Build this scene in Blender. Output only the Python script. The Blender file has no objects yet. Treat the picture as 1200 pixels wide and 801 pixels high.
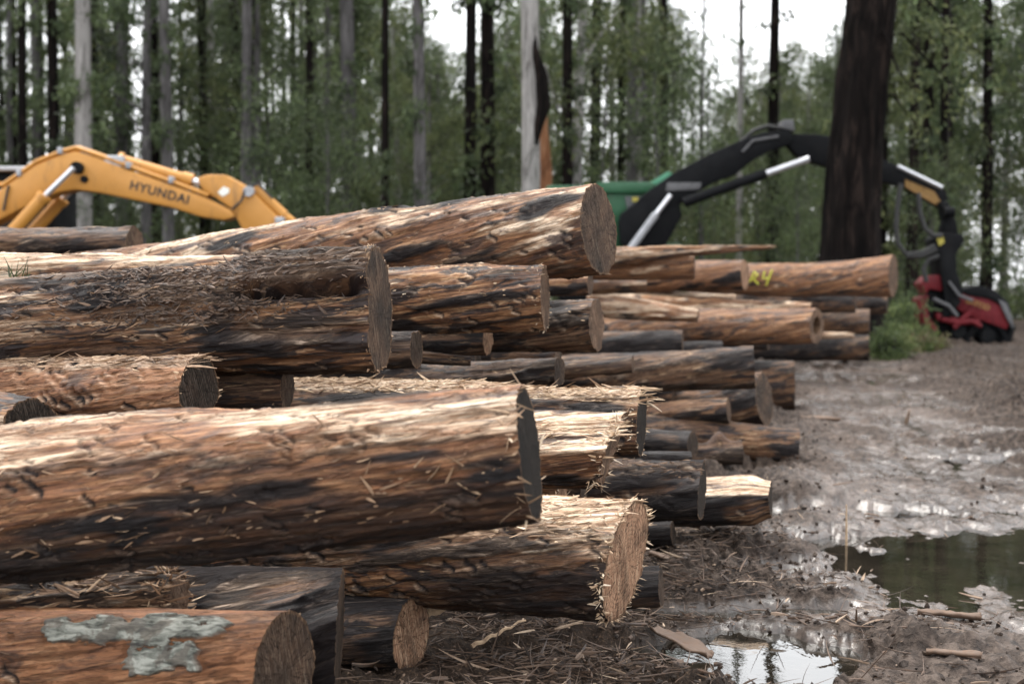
import bpy, bmesh, math, random
import numpy as np
from mathutils import Vector, Matrix
C = bpy.context.scene.collection
rnd = random.Random(7)
RG = np.random.default_rng(11)

# ------------------------------------------------------------------ camera
W, H, F = 1200.0, 801.0, 1667.0
CAMZ = 1.15
HOR = 335.0
PITCH = math.atan((HOR - 400.5) / F)            # negative: looks slightly down
cam_d = bpy.data.cameras.new('camera')
cam = bpy.data.objects.new('camera', cam_d); C.objects.link(cam)
cam.location = (0, 0, CAMZ)
cam.rotation_euler = (math.pi / 2 + PITCH, 0, 0)
cam_d.sensor_width = 36; cam_d.lens = 50.0
cam_d.clip_end = 2000; cam_d.clip_start = .05
cam_d.dof.use_dof = True
cam_d.dof.focus_distance = 4.35
cam_d.dof.aperture_fstop = 3.0
cam_d.dof.aperture_blades = 9
bpy.context.scene.camera = cam

def at(px, py, D):
    """metres in the place for something measured at a picture point and a distance D straight ahead"""
    dx, dz, dy = (px - 600) / F, -(py - 400.5) / F, 1.0
    c, s = math.cos(PITCH), math.sin(PITCH)
    y, z = dy * c - dz * s, dy * s + dz * c
    return Vector((dx / y * D, D, CAMZ + z / y * D))

# ------------------------------------------------------------------ noise
_T = RG.random((64, 64, 64)).astype(np.float32) * 2 - 1
def vnoise(x, y, z):
    xi, yi, zi = np.floor(x), np.floor(y), np.floor(z)
    fx, fy, fz = x - xi, y - yi, z - zi
    fx = fx * fx * (3 - 2 * fx); fy = fy * fy * (3 - 2 * fy); fz = fz * fz * (3 - 2 * fz)
    a, b, c = xi.astype(np.int64) & 63, yi.astype(np.int64) & 63, zi.astype(np.int64) & 63
    a1, b1, c1 = (a + 1) & 63, (b + 1) & 63, (c + 1) & 63
    t = _T
    l = lambda p, q, f: p + (q - p) * f
    return l(l(l(t[a, b, c], t[a1, b, c], fx), l(t[a, b1, c], t[a1, b1, c], fx), fy),
             l(l(t[a, b, c1], t[a1, b, c1], fx), l(t[a, b1, c1], t[a1, b1, c1], fx), fy), fz)
def fbm(x, y, z, o=4, g=.5):
    r = 0; a = 1; n = 0
    for i in range(o):
        r = r + a * vnoise(x + 17.3 * i, y + 5.1 * i, z + 9.7 * i); n += a
        a *= g; x, y, z = x * 2.03, y * 2.03, z * 2.03
    return r / n * 1.6
def ss(e0, e1, x):
    t = np.clip((x - e0) / (e1 - e0), 0, 1)
    return t * t * (3 - 2 * t)

# ------------------------------------------------------------------ mesh helpers
def tag(o, label=None, cat=None, group=None, kind=None):
    if label: o['label'] = label
    if cat: o['category'] = cat
    if group: o['group'] = group
    if kind: o['kind'] = kind
    return o
def link(name, me, mat=None, parent=None):
    o = bpy.data.objects.new(name, me); C.objects.link(o)
    if mat: me.materials.append(mat)
    if parent: o.parent = parent
    return o
def np_mesh(name, v, faces, smooth=True):
    """faces: list of int arrays (n,k)"""
    me = bpy.data.meshes.new(name)
    v = np.asarray(v, np.float32)
    me.vertices.add(len(v)); me.vertices.foreach_set('co', v.ravel())
    faces = [np.asarray(f, np.int32) for f in faces if len(f)]
    idx = np.concatenate([f.ravel() for f in faces])
    tot = np.concatenate([np.full(len(f), f.shape[1], np.int32) for f in faces])
    st = np.concatenate([[0], np.cumsum(tot)[:-1]]).astype(np.int32)
    me.loops.add(len(idx)); me.loops.foreach_set('vertex_index', idx)
    me.polygons.add(len(tot)); me.polygons.foreach_set('loop_start', st)
    me.polygons.foreach_set('loop_total', tot)
    me.polygons.foreach_set('use_smooth', np.full(len(tot), smooth))
    me.update(); me.validate()
    return me
def set_attr(me, name, data):
    a = me.attributes.new(name, 'FLOAT', 'POINT')
    a.data.foreach_set('value', np.asarray(data, np.float32).ravel())
def set_vec(me, name, v):
    a = me.attributes.new(name, 'FLOAT_VECTOR', 'POINT')
    a.data.foreach_set('vector', np.asarray(v, np.float32).ravel())
def set_col(me, name, rgb):
    a = me.attributes.new(name, 'FLOAT_COLOR', 'POINT')
    d = np.ones((len(rgb), 4), np.float32); d[:, :3] = rgb
    a.data.foreach_set('color', d.ravel())
def grid_faces(nr, nc, wrap=False):
    i = np.arange(nr - 1)[:, None]; j = np.arange(nc if wrap else nc - 1)[None, :]
    j1 = (j + 1) % nc
    a = i * nc + j; b = i * nc + j1; c = (i + 1) * nc + j1; d = (i + 1) * nc + j
    return np.stack([a, b, c, d], -1).reshape(-1, 4)

class MB:
    """collects shapes, then links them as ONE mesh object"""
    def __init__(s): s.v = []; s.f = []
    def add(s, vs, fs):
        n = len(s.v); s.v += [tuple(v) for v in vs]; s.f += [[i + n for i in f] for f in fs]
    def box(s, c, d, rot=None, bev=0):
        x, y, z = d[0] / 2, d[1] / 2, d[2] / 2
        b = min(bev, x, y, z) * .999 if bev else 0
        bm = bmesh.new(); bmesh.ops.create_cube(bm, size=1)
        for v in bm.verts: v.co = Vector((v.co.x * 2 * x, v.co.y * 2 * y, v.co.z * 2 * z))
        if b: bmesh.ops.bevel(bm, geom=bm.edges[:], offset=b, segments=2, affect='EDGES', profile=.5)
        M = Matrix.Translation(c) @ (rot.to_4x4() if rot else Matrix())
        bm.verts.index_update()
        s.add([M @ v.co for v in bm.verts], [[v.index for v in f.verts] for f in bm.faces]); bm.free()
    def tube(s, pts, r, n=10, cap=True):
        pts = [Vector(p) for p in pts]; rs = r if isinstance(r, (list, tuple)) else [r] * len(pts)
        base = len(s.v); up = None
        for k, p in enumerate(pts):
            d = (pts[min(k + 1, len(pts) - 1)] - pts[max(k - 1, 0)]).normalized()
            if up is None: up = d.orthogonal().normalized()
            up = (up - d * up.dot(d)).normalized(); sd = d.cross(up)
            for j in range(n):
                a = 2 * math.pi * j / n
                s.v.append(tuple(p + (up * math.cos(a) + sd * math.sin(a)) * rs[k]))
        for k in range(len(pts) - 1):
            for j in range(n):
                a, b = base + k * n + j, base + k * n + (j + 1) % n
                s.f.append([a, b, b + n, a + n])
        if cap:
            s.f.append([base + j for j in range(n)][::-1]); e = base + (len(pts) - 1) * n
            s.f.append([e + j for j in range(n)])
    def prism(s, poly, thick, bev=.02):
        """poly: world points in one vertical plane facing the road; thickness along Y"""
        bm = bmesh.new()
        vs = [bm.verts.new(p) for p in poly]; f = bm.faces.new(vs)
        r = bmesh.ops.extrude_face_region(bm, geom=[f])
        for g in r['geom']:
            if isinstance(g, bmesh.types.BMVert): g.co.y += thick
        bmesh.ops.recalc_face_normals(bm, faces=bm.faces[:])
        if bev: bmesh.ops.bevel(bm, geom=bm.edges[:], offset=bev, segments=2, affect='EDGES', profile=.5)
        bm.verts.index_update()
        s.add([v.co for v in bm.verts], [[v.index for v in f.verts] for f in bm.faces]); bm.free()
    def build(s, name, mat, parent=None, smooth=True, sharp=35):
        me = bpy.data.meshes.new(name); me.from_pydata(s.v, [], s.f); me.update()
        if smooth:
            me.polygons.foreach_set('use_smooth', [True] * len(me.polygons))
            me.set_sharp_from_angle(angle=math.radians(sharp))
        return link(name, me, mat, parent)

# ------------------------------------------------------------------ materials
def new_mat(name):
    m = bpy.data.materials.new(name); m.use_nodes = True
    nt = m.node_tree; nt.nodes.clear()
    out = nt.nodes.new('ShaderNodeOutputMaterial')
    return m, nt, out
class N:
    def __init__(s, nt): s.nt = nt
    def n(s, t, **k):
        o = s.nt.nodes.new(t)
        for a, b in k.items(): setattr(o, a, b)
        return o
    def put(s, sock, v):
        if hasattr(v, 'is_linked'): s.nt.links.new(v, sock)
        elif isinstance(v, (tuple, list)): sock.default_value = (*v, 1) if len(v) == 3 and sock.type == 'RGBA' else v
        else: sock.default_value = v
    def attr(s, name, o='Fac'): a = s.n('ShaderNodeAttribute'); a.attribute_name = name; return a.outputs[o]
    def mapping(s, vec, scale): m = s.n('ShaderNodeMapping'); s.put(m.inputs[0], vec); m.inputs['Scale'].default_value = scale; return m.outputs[0]
    def noise(s, vec, sc, det=4, rough=.55, dist=0, out='Fac'):
        m = s.n('ShaderNodeTexNoise'); s.put(m.inputs['Vector'], vec); m.inputs['Scale'].default_value = sc
        m.inputs['Detail'].default_value = det; m.inputs['Roughness'].default_value = rough; m.inputs['Distortion'].default_value = dist
        return m.outputs[out]
    def ramp(s, f, stops):
        m = s.n('ShaderNodeValToRGB'); s.put(m.inputs[0], f); e = m.color_ramp.elements
        e[0].position, e[0].color = stops[0][0], (*stops[0][1], 1); e[1].position, e[1].color = stops[-1][0], (*stops[-1][1], 1)
        for p, c in stops[1:-1]: k = e.new(p); k.color = (*c, 1)
        return m.outputs[0]
    def rng(s, f, a, b, c, d):
        m = s.n('ShaderNodeMapRange'); s.put(m.inputs[0], f)
        for i, v in enumerate((a, b, c, d)): m.inputs[i + 1].default_value = v
        return m.outputs[0]
    def mix(s, f, a, b, mode='MIX'):
        m = s.n('ShaderNodeMix'); m.data_type = 'RGBA'; m.blend_type = mode
        s.put(m.inputs[0], f); s.put(m.inputs[6], a); s.put(m.inputs[7], b); return m.outputs[2]
    def math(s, op, a, b=0.0):
        m = s.n('ShaderNodeMath', operation=op); s.put(m.inputs[0], a); s.put(m.inputs[1], b); return m.outputs[0]
    def bump(s, h, st, dist, nrm=None):
        m = s.n('ShaderNodeBump'); s.put(m.inputs['Height'], h); s.put(m.inputs['Strength'], st); m.inputs['Distance'].default_value = dist
        if nrm is not None: s.put(m.inputs['Normal'], nrm)
        return m.outputs[0]
    def bsdf(s, out, col, rough, nrm=None, **k):
        b = s.n('ShaderNodeBsdfPrincipled'); s.put(b.inputs['Base Color'], col); s.put(b.inputs['Roughness'], rough)
        if nrm is not None: s.put(b.inputs['Normal'], nrm)
        for a, v in k.items(): s.put(b.inputs[a.replace('_', ' ')], v)
        s.nt.links.new(b.outputs[0], out.inputs[0]); return b

def mat_log():
    m, nt, out = new_mat('debarked eucalypt log'); n = N(nt)
    ob = n.attr('grain', 'Vector')
    sep = n.n('ShaderNodeSeparateColor'); n.put(sep.inputs[0], n.attr('mask', 'Color'))
    char, pale, bark = sep.outputs[0], sep.outputs[1], sep.outputs[2]
    tone = n.attr('tone')
    fib = n.noise(n.mapping(ob, (3.2, 80, 80)), 1.0, 8, .7, .35)
    fine = n.noise(n.mapping(ob, (30, 300, 300)), 1.0, 4, .7, .3)
    flk = n.noise(n.mapping(ob, (6.5, 36, 36)), 1.0, 7, .68, 1.2)           # torn flakes
    blot = n.noise(n.mapping(ob, (3, 8, 8)), 1.0, 6, .65, .8)
    stain = n.noise(n.mapping(ob, (3.6, 14, 14)), 1.0, 7, .62, 1.1)
    wood = n.ramp(fib, [(.32, (.030, .011, .006)), (.44, (.125, .050, .021)), (.55, (.30, .145, .062)), (.68, (.52, .335, .185))])
    wood = n.mix(n.rng(blot, .42, .62, 0, .7), wood, n.ramp(fib, [(.38, (.018, .008, .006)), (.65, (.13, .052, .024))]))
    brown = n.ramp(fib, [(.34, (.010, .006, .005)), (.5, (.055, .032, .021)), (.7, (.2, .13, .085))])
    wood = n.mix(tone, brown, wood)
    wood = n.mix(n.rng(stain, .515, .55, 0, .92), wood, (.012, .008, .009))
    wood = n.mix(n.math('MULTIPLY', n.rng(flk, .58, .64, 0, .8), n.rng(blot, .6, .4, 0, 1)), wood, (.5, .33, .19))
    smooth = n.ramp(n.math('ADD', n.math('MULTIPLY', fib, .6), n.math('MULTIPLY', blot, .4)), [(.36, (.11, .040, .018)), (.5, (.29, .125, .056)), (.64, (.45, .245, .13))])
    smooth = n.mix(n.rng(stain, .56, .64, 0, .8), smooth, (.05, .022, .014))
    wood = n.mix(n.attr('clean'), wood, smooth)
    palec = n.ramp(fib, [(.34, (.06, .03, .016)), (.44, (.36, .225, .135)), (.55, (.66, .51, .37)), (.72, (.80, .71, .59))])
    palec = n.mix(n.rng(flk, .54, .6, 0, .75), palec, (.26, .125, .055))
    palec = n.mix(n.rng(stain, .58, .63, 0, .8), palec, (.05, .035, .04))
    col = n.mix(pale, wood, palec)
    barkc = n.ramp(flk, [(.36, (.006, .0045, .004)), (.48, (.036, .025, .019)), (.58, (.12, .086, .064)), (.7, (.33, .25, .19))])
    col = n.mix(bark, col, barkc)
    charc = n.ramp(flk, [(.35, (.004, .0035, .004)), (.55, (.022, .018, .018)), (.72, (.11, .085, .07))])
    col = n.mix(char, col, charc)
    col = n.mix(n.rng(fine, .36, .48, .7, 0), col, (.012, .007, .005))
    rough = n.math('ADD', n.rng(stain, .4, .6, .62, .4), n.math('MULTIPLY', fine, .15))
    h = n.math('ADD', n.math('MULTIPLY', fib, 1.1), n.math('ADD', n.math('MULTIPLY', fine, .35), n.math('MULTIPLY', n.rng(flk, .5, .62, 0, 1), .9)))
    nrm = n.bump(h, 1.0, .006)
    n.bsdf(out, col, rough, nrm, Specular_IOR_Level=n.math('MULTIPLY', n.rng(bark, 0, 1, .32, .12), n.rng(char, 0, 1, 1, .6)))
    return m
def mat_end():
    m, nt, out = new_mat('sawn end grain'); n = N(nt)
    ob = n.n('ShaderNodeTexCoord').outputs['Object']; tone = n.attr('tone')
    sp = n.n('ShaderNodeSeparateXYZ'); n.put(sp.inputs[0], ob)
    d = n.noise(ob, 9, 4, .6)
    ln = n.n('ShaderNodeVectorMath', operation='LENGTH'); n.put(ln.inputs[0], n.mapping(ob, (0, 1, 1)))
    rr = n.math('ADD', ln.outputs['Value'], n.math('MULTIPLY', d, .03))
    ring = n.math('SINE', n.math('MULTIPLY', rr, 520.0))
    sawp = n.math('ADD', n.math('MULTIPLY', sp.outputs[1], 1.0), n.math('MULTIPLY', sp.outputs[2], .32))
    cmb = n.n('ShaderNodeCombineXYZ'); n.put(cmb.inputs[0], n.math('MULTIPLY', sawp, 230.0)); n.put(cmb.inputs[1], n.math('MULTIPLY', sp.outputs[2], 9.0))
    saw = n.noise(cmb.outputs[0], 1, 3, .6)
    nz = n.noise(n.mapping(ob, (1, 160, 60)), 1, 4, .7)
    f = n.math('ADD', n.math('MULTIPLY', nz, .4), n.math('MULTIPLY', saw, .6))
    dark = n.ramp(f, [(.38, (.005, .004, .003)), (.5, (.024, .019, .015)), (.64, (.10, .08, .065))])
    lite = n.ramp(f, [(.38, (.12, .055, .032)), (.5, (.34, .19, .115)), (.64, (.58, .42, .28))])
    col = n.mix(tone, dark, lite)
    col = n.mix(n.rng(ring, .2, 1, 0, .35), col, (.05, .028, .018))
    col = n.mix(n.rng(n.noise(ob, 11, 5, .65), .5, .68, 0, .65), col, (.035, .022, .016))
    at2 = n.math('ARCTAN2', sp.outputs[1], sp.outputs[2])
    cx = n.n('ShaderNodeCombineXYZ'); n.put(cx.inputs[0], n.math('MULTIPLY', at2, 3.0)); n.put(cx.inputs[1], n.math('MULTIPLY', rr, 5.0)); n.put(cx.inputs[2], n.n('ShaderNodeObjectInfo').outputs['Random'])
    ck = n.math('ABSOLUTE', n.math('SUBTRACT', n.noise(cx.outputs[0], 1.7, 3, .6), .5))
    crack = n.rng(ck, .004, .014, 1, 0)
    col = n.mix(n.rng(tone, -.6, 0, .85, 0), col, (.004, .0035, .003))
    col = n.mix(n.math('MULTIPLY', crack, .9), col, (.006, .004, .003))
    col = n.mix(n.math('MULTIPLY', n.attr('rim'), .8), col, n.ramp(nz, [(.4, (.02, .012, .008)), (.65, (.2, .12, .07))]))
    nrm = n.bump(n.math('SUBTRACT', n.math('ADD', n.math('MULTIPLY', saw, 2.0), nz), crack), .8, .004)
    n.bsdf(out, col, .8, nrm, Specular_IOR_Level=.12)
    return m
def mat_strand(name, cs):
    m, nt, out = new_mat(name); n = N(nt)
    t = n.attr('tone')
    col = n.ramp(t, cs)
    ob = n.n('ShaderNodeTexCoord').outputs['Object']
    col = n.mix(n.rng(n.noise(ob, 60, 3), .4, .7, 0, .6), col, (.12, .065, .035))
    n.bsdf(out, col, .7)
    return m
def mat_plain(name, col, rough=.5, var=.35, sc=8, metallic=0, dirt=(.05, .035, .025), dirtamt=.5, spec=.5):
    m, nt, out = new_mat(name); n = N(nt)
    ob = n.n('ShaderNodeTexCoord').outputs['Object']
    a = n.noise(ob, sc, 6, .65); b = n.noise(n.mapping(ob, (1, 1, .25)), sc * 3, 4, .7)
    c = n.mix(n.rng(a, .35, .7, 0, var), col, tuple(x * .55 for x in col))
    c = n.mix(n.rng(b, .55, .75, 0, dirtamt), c, dirt)
    n.bsdf(out, c, n.rng(a, .3, .7, rough, min(1, rough + .25)), n.bump(b, .15, .01), Metallic=metallic, Specular_IOR_Level=spec)
    return m
def mat_bark(name, c1, c2, c3, sc=1.0):
    m, nt, out = new_mat(name); n = N(nt)
    ob = n.n('ShaderNodeTexCoord').outputs['Object']
    f = n.noise(n.mapping(ob, (7 * sc, 7 * sc, 1.1 * sc)), 1, 7, .68, .8)
    g = n.noise(n.mapping(ob, (1.5, 1.5, .5)), 1, 4, .6, .5)
    gb = n.noise(n.mapping(ob, (2.2, 2.2, .6)), 1, 6, .7, .8)
    col = n.ramp(f, [(.3, c1), (.52, c2), (.75, c3)])
    col = n.mix(n.rng(g, .45, .7, 0, .6), col, c2)
    oi = n.n('ShaderNodeObjectInfo').outputs['Random']
    col = n.mix(n.rng(oi, 0, 1, 0, .4), col, c1)
    col = n.mix(n.rng(gb, .53, .6, 0, .8), col, c1)
    n.bsdf(out, col, .9, n.bump(f, .9, .05), Specular_IOR_Level=.06)
    return m
def mat_leaf(name, cs, trans=.35):
    m, nt, out = new_mat(name); n = N(nt)
    col = n.ramp(n.attr('tone'), cs)
    oi = n.n('ShaderNodeObjectInfo').outputs['Random']
    col = n.mix(n.rng(oi, 0, 1, 0, .4), col, (.045, .055, .026))
    d = n.n('ShaderNodeBsdfPrincipled'); n.put(d.inputs['Base Color'], col); d.inputs['Roughness'].default_value = .55
    d.inputs['Specular IOR Level'].default_value = .3
    t = n.n('ShaderNodeBsdfTranslucent'); n.put(t.inputs[0], n.mix(.3, col, (.085, .10, .035)))
    mx = n.n('ShaderNodeMixShader'); mx.inputs[0].default_value = trans
    nt.links.new(d.outputs[0], mx.inputs[1]); nt.links.new(t.outputs[0], mx.inputs[2]); nt.links.new(mx.outputs[0], out.inputs[0])
    return m
def mat_mud():
    m, nt, out = new_mat('wet churned clay'); n = N(nt)
    ob = n.n('ShaderNodeTexCoord').outputs['Object']; wet = n.attr('wet'); dk = n.attr('litter')
    a = n.noise(ob, 3, 6, .65, .3); b = n.noise(ob, 22, 6, .7, .4); c = n.noise(ob, 110, 4, .7)
    col = n.ramp(b, [(.39, (.008, .0055, .0045)), (.5, (.040, .029, .023)), (.62, (.12, .092, .075))])
    col = n.mix(n.rng(a, .4, .7, 0, .55), col, (.026, .018, .014))
    col = n.mix(n.math('MULTIPLY', dk, n.rng(b, .35, .6, .25, 1)), col, n.ramp(c, [(.35, (.010, .007, .005)), (.55, (.042, .027, .018)), (.75, (.2, .13, .08))]))
    col = n.mix(n.math('MULTIPLY', wet, .4), col, (.07, .056, .048))
    col = n.mix(n.math('MULTIPLY', n.attr('silt_glare'), n.rng(b, .38, .58, .1, .8)), col, (.125, .098, .083))  # pale clay tone that also paints sky glare onto the wet mud
    rough = n.math('ADD', n.rng(wet, .1, .9, .7, .1), n.rng(b, .3, .7, -.05, .08))
    h = n.math('ADD', n.math('MULTIPLY', b, 1.0), n.math('MULTIPLY', c, .35))
    st = n.rng(wet, 0, 1, 1.0, .22)
    n.bsdf(out, col, rough, n.bump(h, st, .03), Specular_IOR_Level=n.rng(wet, .35, .8, .12, .6))
    return m
def mat_water():
    m, nt, out = new_mat('muddy puddle water'); n = N(nt)
    ob = n.n('ShaderNodeTexCoord').outputs['Object']
    a = n.noise(ob, 4, 4, .6)
    col = n.ramp(a, [(.35, (.008, .007, .005)), (.7, (.022, .018, .013))])
    n.bsdf(out, col, n.rng(n.noise(ob, 30, 3), .55, .75, .015, .1), n.bump(n.noise(ob, 14, 3), .04, .01), IOR=1.7)
    return m
M = {}
M['log'] = mat_log(); M['end'] = mat_end()
M['splinter'] = mat_strand('torn blond fibres', [(0, (.07, .04, .022)), (.35, (.25, .15, .085)), (.7, (.55, .40, .26)), (1, (.74, .62, .47))])
M['darkstrip'] = mat_strand('shredded bark strips', [(0, (.02, .014, .012)), (.5, (.1, .065, .045)), (.85, (.28, .2, .14)), (1, (.5, .38, .27))])
M['mud'] = mat_mud(); M['water'] = mat_water()
M['clod'] = mat_plain('mud clods', (.15, .118, .098), .6, .6, 25, dirt=(.045, .03, .022), dirtamt=.7)
M['yellow'] = mat_plain('yellow machine paint', (.44, .20, .032), .42, .3, 1.6, dirt=(.10, .055, .02), dirtamt=.7)
M['dullmetal'] = mat_plain('dull oily metal', (.10, .10, .105), .5, .5, 9, dirt=(.02, .015, .012), dirtamt=.9, spec=.3)
M['wornyellow'] = mat_plain('worn yellow paint', (.22, .12, .03), .6, .5, 9, dirt=(.02, .015, .012), dirtamt=1.0)
M['black'] = mat_plain('black machine paint', (.004, .0045, .0055), .55, .3, 3, dirt=(.014, .012, .010), dirtamt=.4, spec=.12)
M['ink'] = mat_plain('black lettering', (.02, .018, .016), .6, .2, 3, dirt=(.2, .1, .03), dirtamt=.25)
M['green'] = mat_plain('green machine paint', (.008, .07, .026), .5, .3, 2)
M['greenlite'] = mat_plain('pale green hatch paint', (.04, .2, .11), .4, .3, 2)
M['red'] = mat_plain('red machine paint', (.125, .007, .012), .5, .7, 5, dirt=(.006, .005, .005), dirtamt=1.0, spec=.25)
M['steel'] = mat_plain('chromed rod steel', (.62, .63, .66), .28, .2, 6, metallic=.85, dirtamt=.2)
M['greymetal'] = mat_plain('worn grey metal', (.33, .34, .36), .45, .4, 5, metallic=.3, dirtamt=.5)
M['rubber'] = mat_plain('black rubber hose', (.015, .015, .015), .55, .2, 5)
M['glass'] = mat_plain('dark cab glass', (.02, .025, .028), .08, .1, 1, dirtamt=.1)
M['white'] = mat_plain('white decal', (.7, .72, .66), .5, .2, 9, dirt=(.5, .4, .15), dirtamt=.5)
M['decal'] = mat_plain('yellow decal', (.35, .3, .04), .5, .2, 9, dirtamt=.2)
M['paint'] = mat_plain('yellow spray paint', (.5, .5, .06), .6, .5, 40, dirt=(.2, .1, .04), dirtamt=.9)
M['lichen'] = mat_plain('pale green bark plate', (.3, .33, .27), .7, .6, 30, dirt=(.06, .04, .028), dirtamt=.85)
M['barkdark'] = mat_bark('charred tree bark', (.002, .0018, .0018), (.007, .0055, .005), (.042, .029, .024))
M['barkred'] = mat_bark('orange inner bark', (.05, .022, .012), (.2, .09, .045), (.33, .2, .12))
M['barkpale'] = mat_bark('pale gum bark', (.07, .065, .06), (.25, .24, .23), (.46, .44, .42))
M['barkgrey'] = mat_bark('grey tree bark', (.028, .026, .025), (.10, .095, .095), (.22, .21, .21))
M['leaf'] = mat_leaf('eucalypt leaves', [(0, (.012, .020, .010)), (.5, (.050, .076, .033)), (1, (.14, .185, .082))])
M['leaflite'] = mat_leaf('olive leaves', [(0, (.02, .028, .010)), (.5, (.078, .098, .036)), (1, (.19, .21, .085))])
M['fern'] = mat_leaf('bright fern leaves', [(0, (.014, .025, .010)), (.5, (.060, .090, .032)), (1, (.15, .19, .07))])
M['grassdry'] = mat_leaf('dry grass blades', [(0, (.07, .05, .03)), (.5, (.16, .12, .07)), (1, (.14, .2, .05))], .25)

# ------------------------------------------------------------------ strands (splinters, twigs, grass)
def strand_mesh(name, P, Dr, Ln, Wd, curve=.25, flat=.35, tone=None, seg=4, rng=RG):
    P = np.asarray(P, float); Dr = np.asarray(Dr, float); k = len(P)
    Dr /= np.linalg.norm(Dr, axis=1)[:, None] + 1e-9
    r1 = rng.normal(size=(k, 3)); S = np.cross(Dr, r1); S /= np.linalg.norm(S, axis=1)[:, None] + 1e-9
    Nn = np.cross(Dr, S); cv = (Nn * rng.normal(0, curve, (k, 1)) + S * rng.normal(0, curve * .6, (k, 1)))
    Ln = np.asarray(Ln)[:, None]; Wd = np.asarray(Wd)[:, None]
    V = []
    for i in range(seg + 1):
        t = i / seg; w = Wd * (1 - .85 * t ** 2.5) * (.65 + .35 * min(1, t * 4))
        c = P + Dr * Ln * t + cv * Ln * t * t
        V += [c + S * w * .5, c + Nn * w * flat, c - S * w * .5, c - Nn * w * flat * .6]
    V = np.stack(V, 1)                       # k, (seg+1)*4, 3
    fs = []
    for i in range(seg):
        for j in range(4):
            a, b = i * 4 + j, i * 4 + (j + 1) % 4
            fs.append([a, b, b + 4, a + 4])
    fs.append([3, 2, 1, 0]); e = seg * 4; fs.append([e, e + 1, e + 2, e + 3])
    fs = np.array(fs); nv = (seg + 1) * 4
    Fc = (fs[None] + (np.arange(k) * nv)[:, None, None]).reshape(-1, 4)
    me = np_mesh(name, V.reshape(-1, 3), [Fc], smooth=False)
    tn = rng.random(k) if tone is None else np.clip(np.asarray(tone) + rng.normal(0, .15, k), 0, 1)
    set_attr(me, 'tone', np.repeat(tn, nv))
    return me

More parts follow.
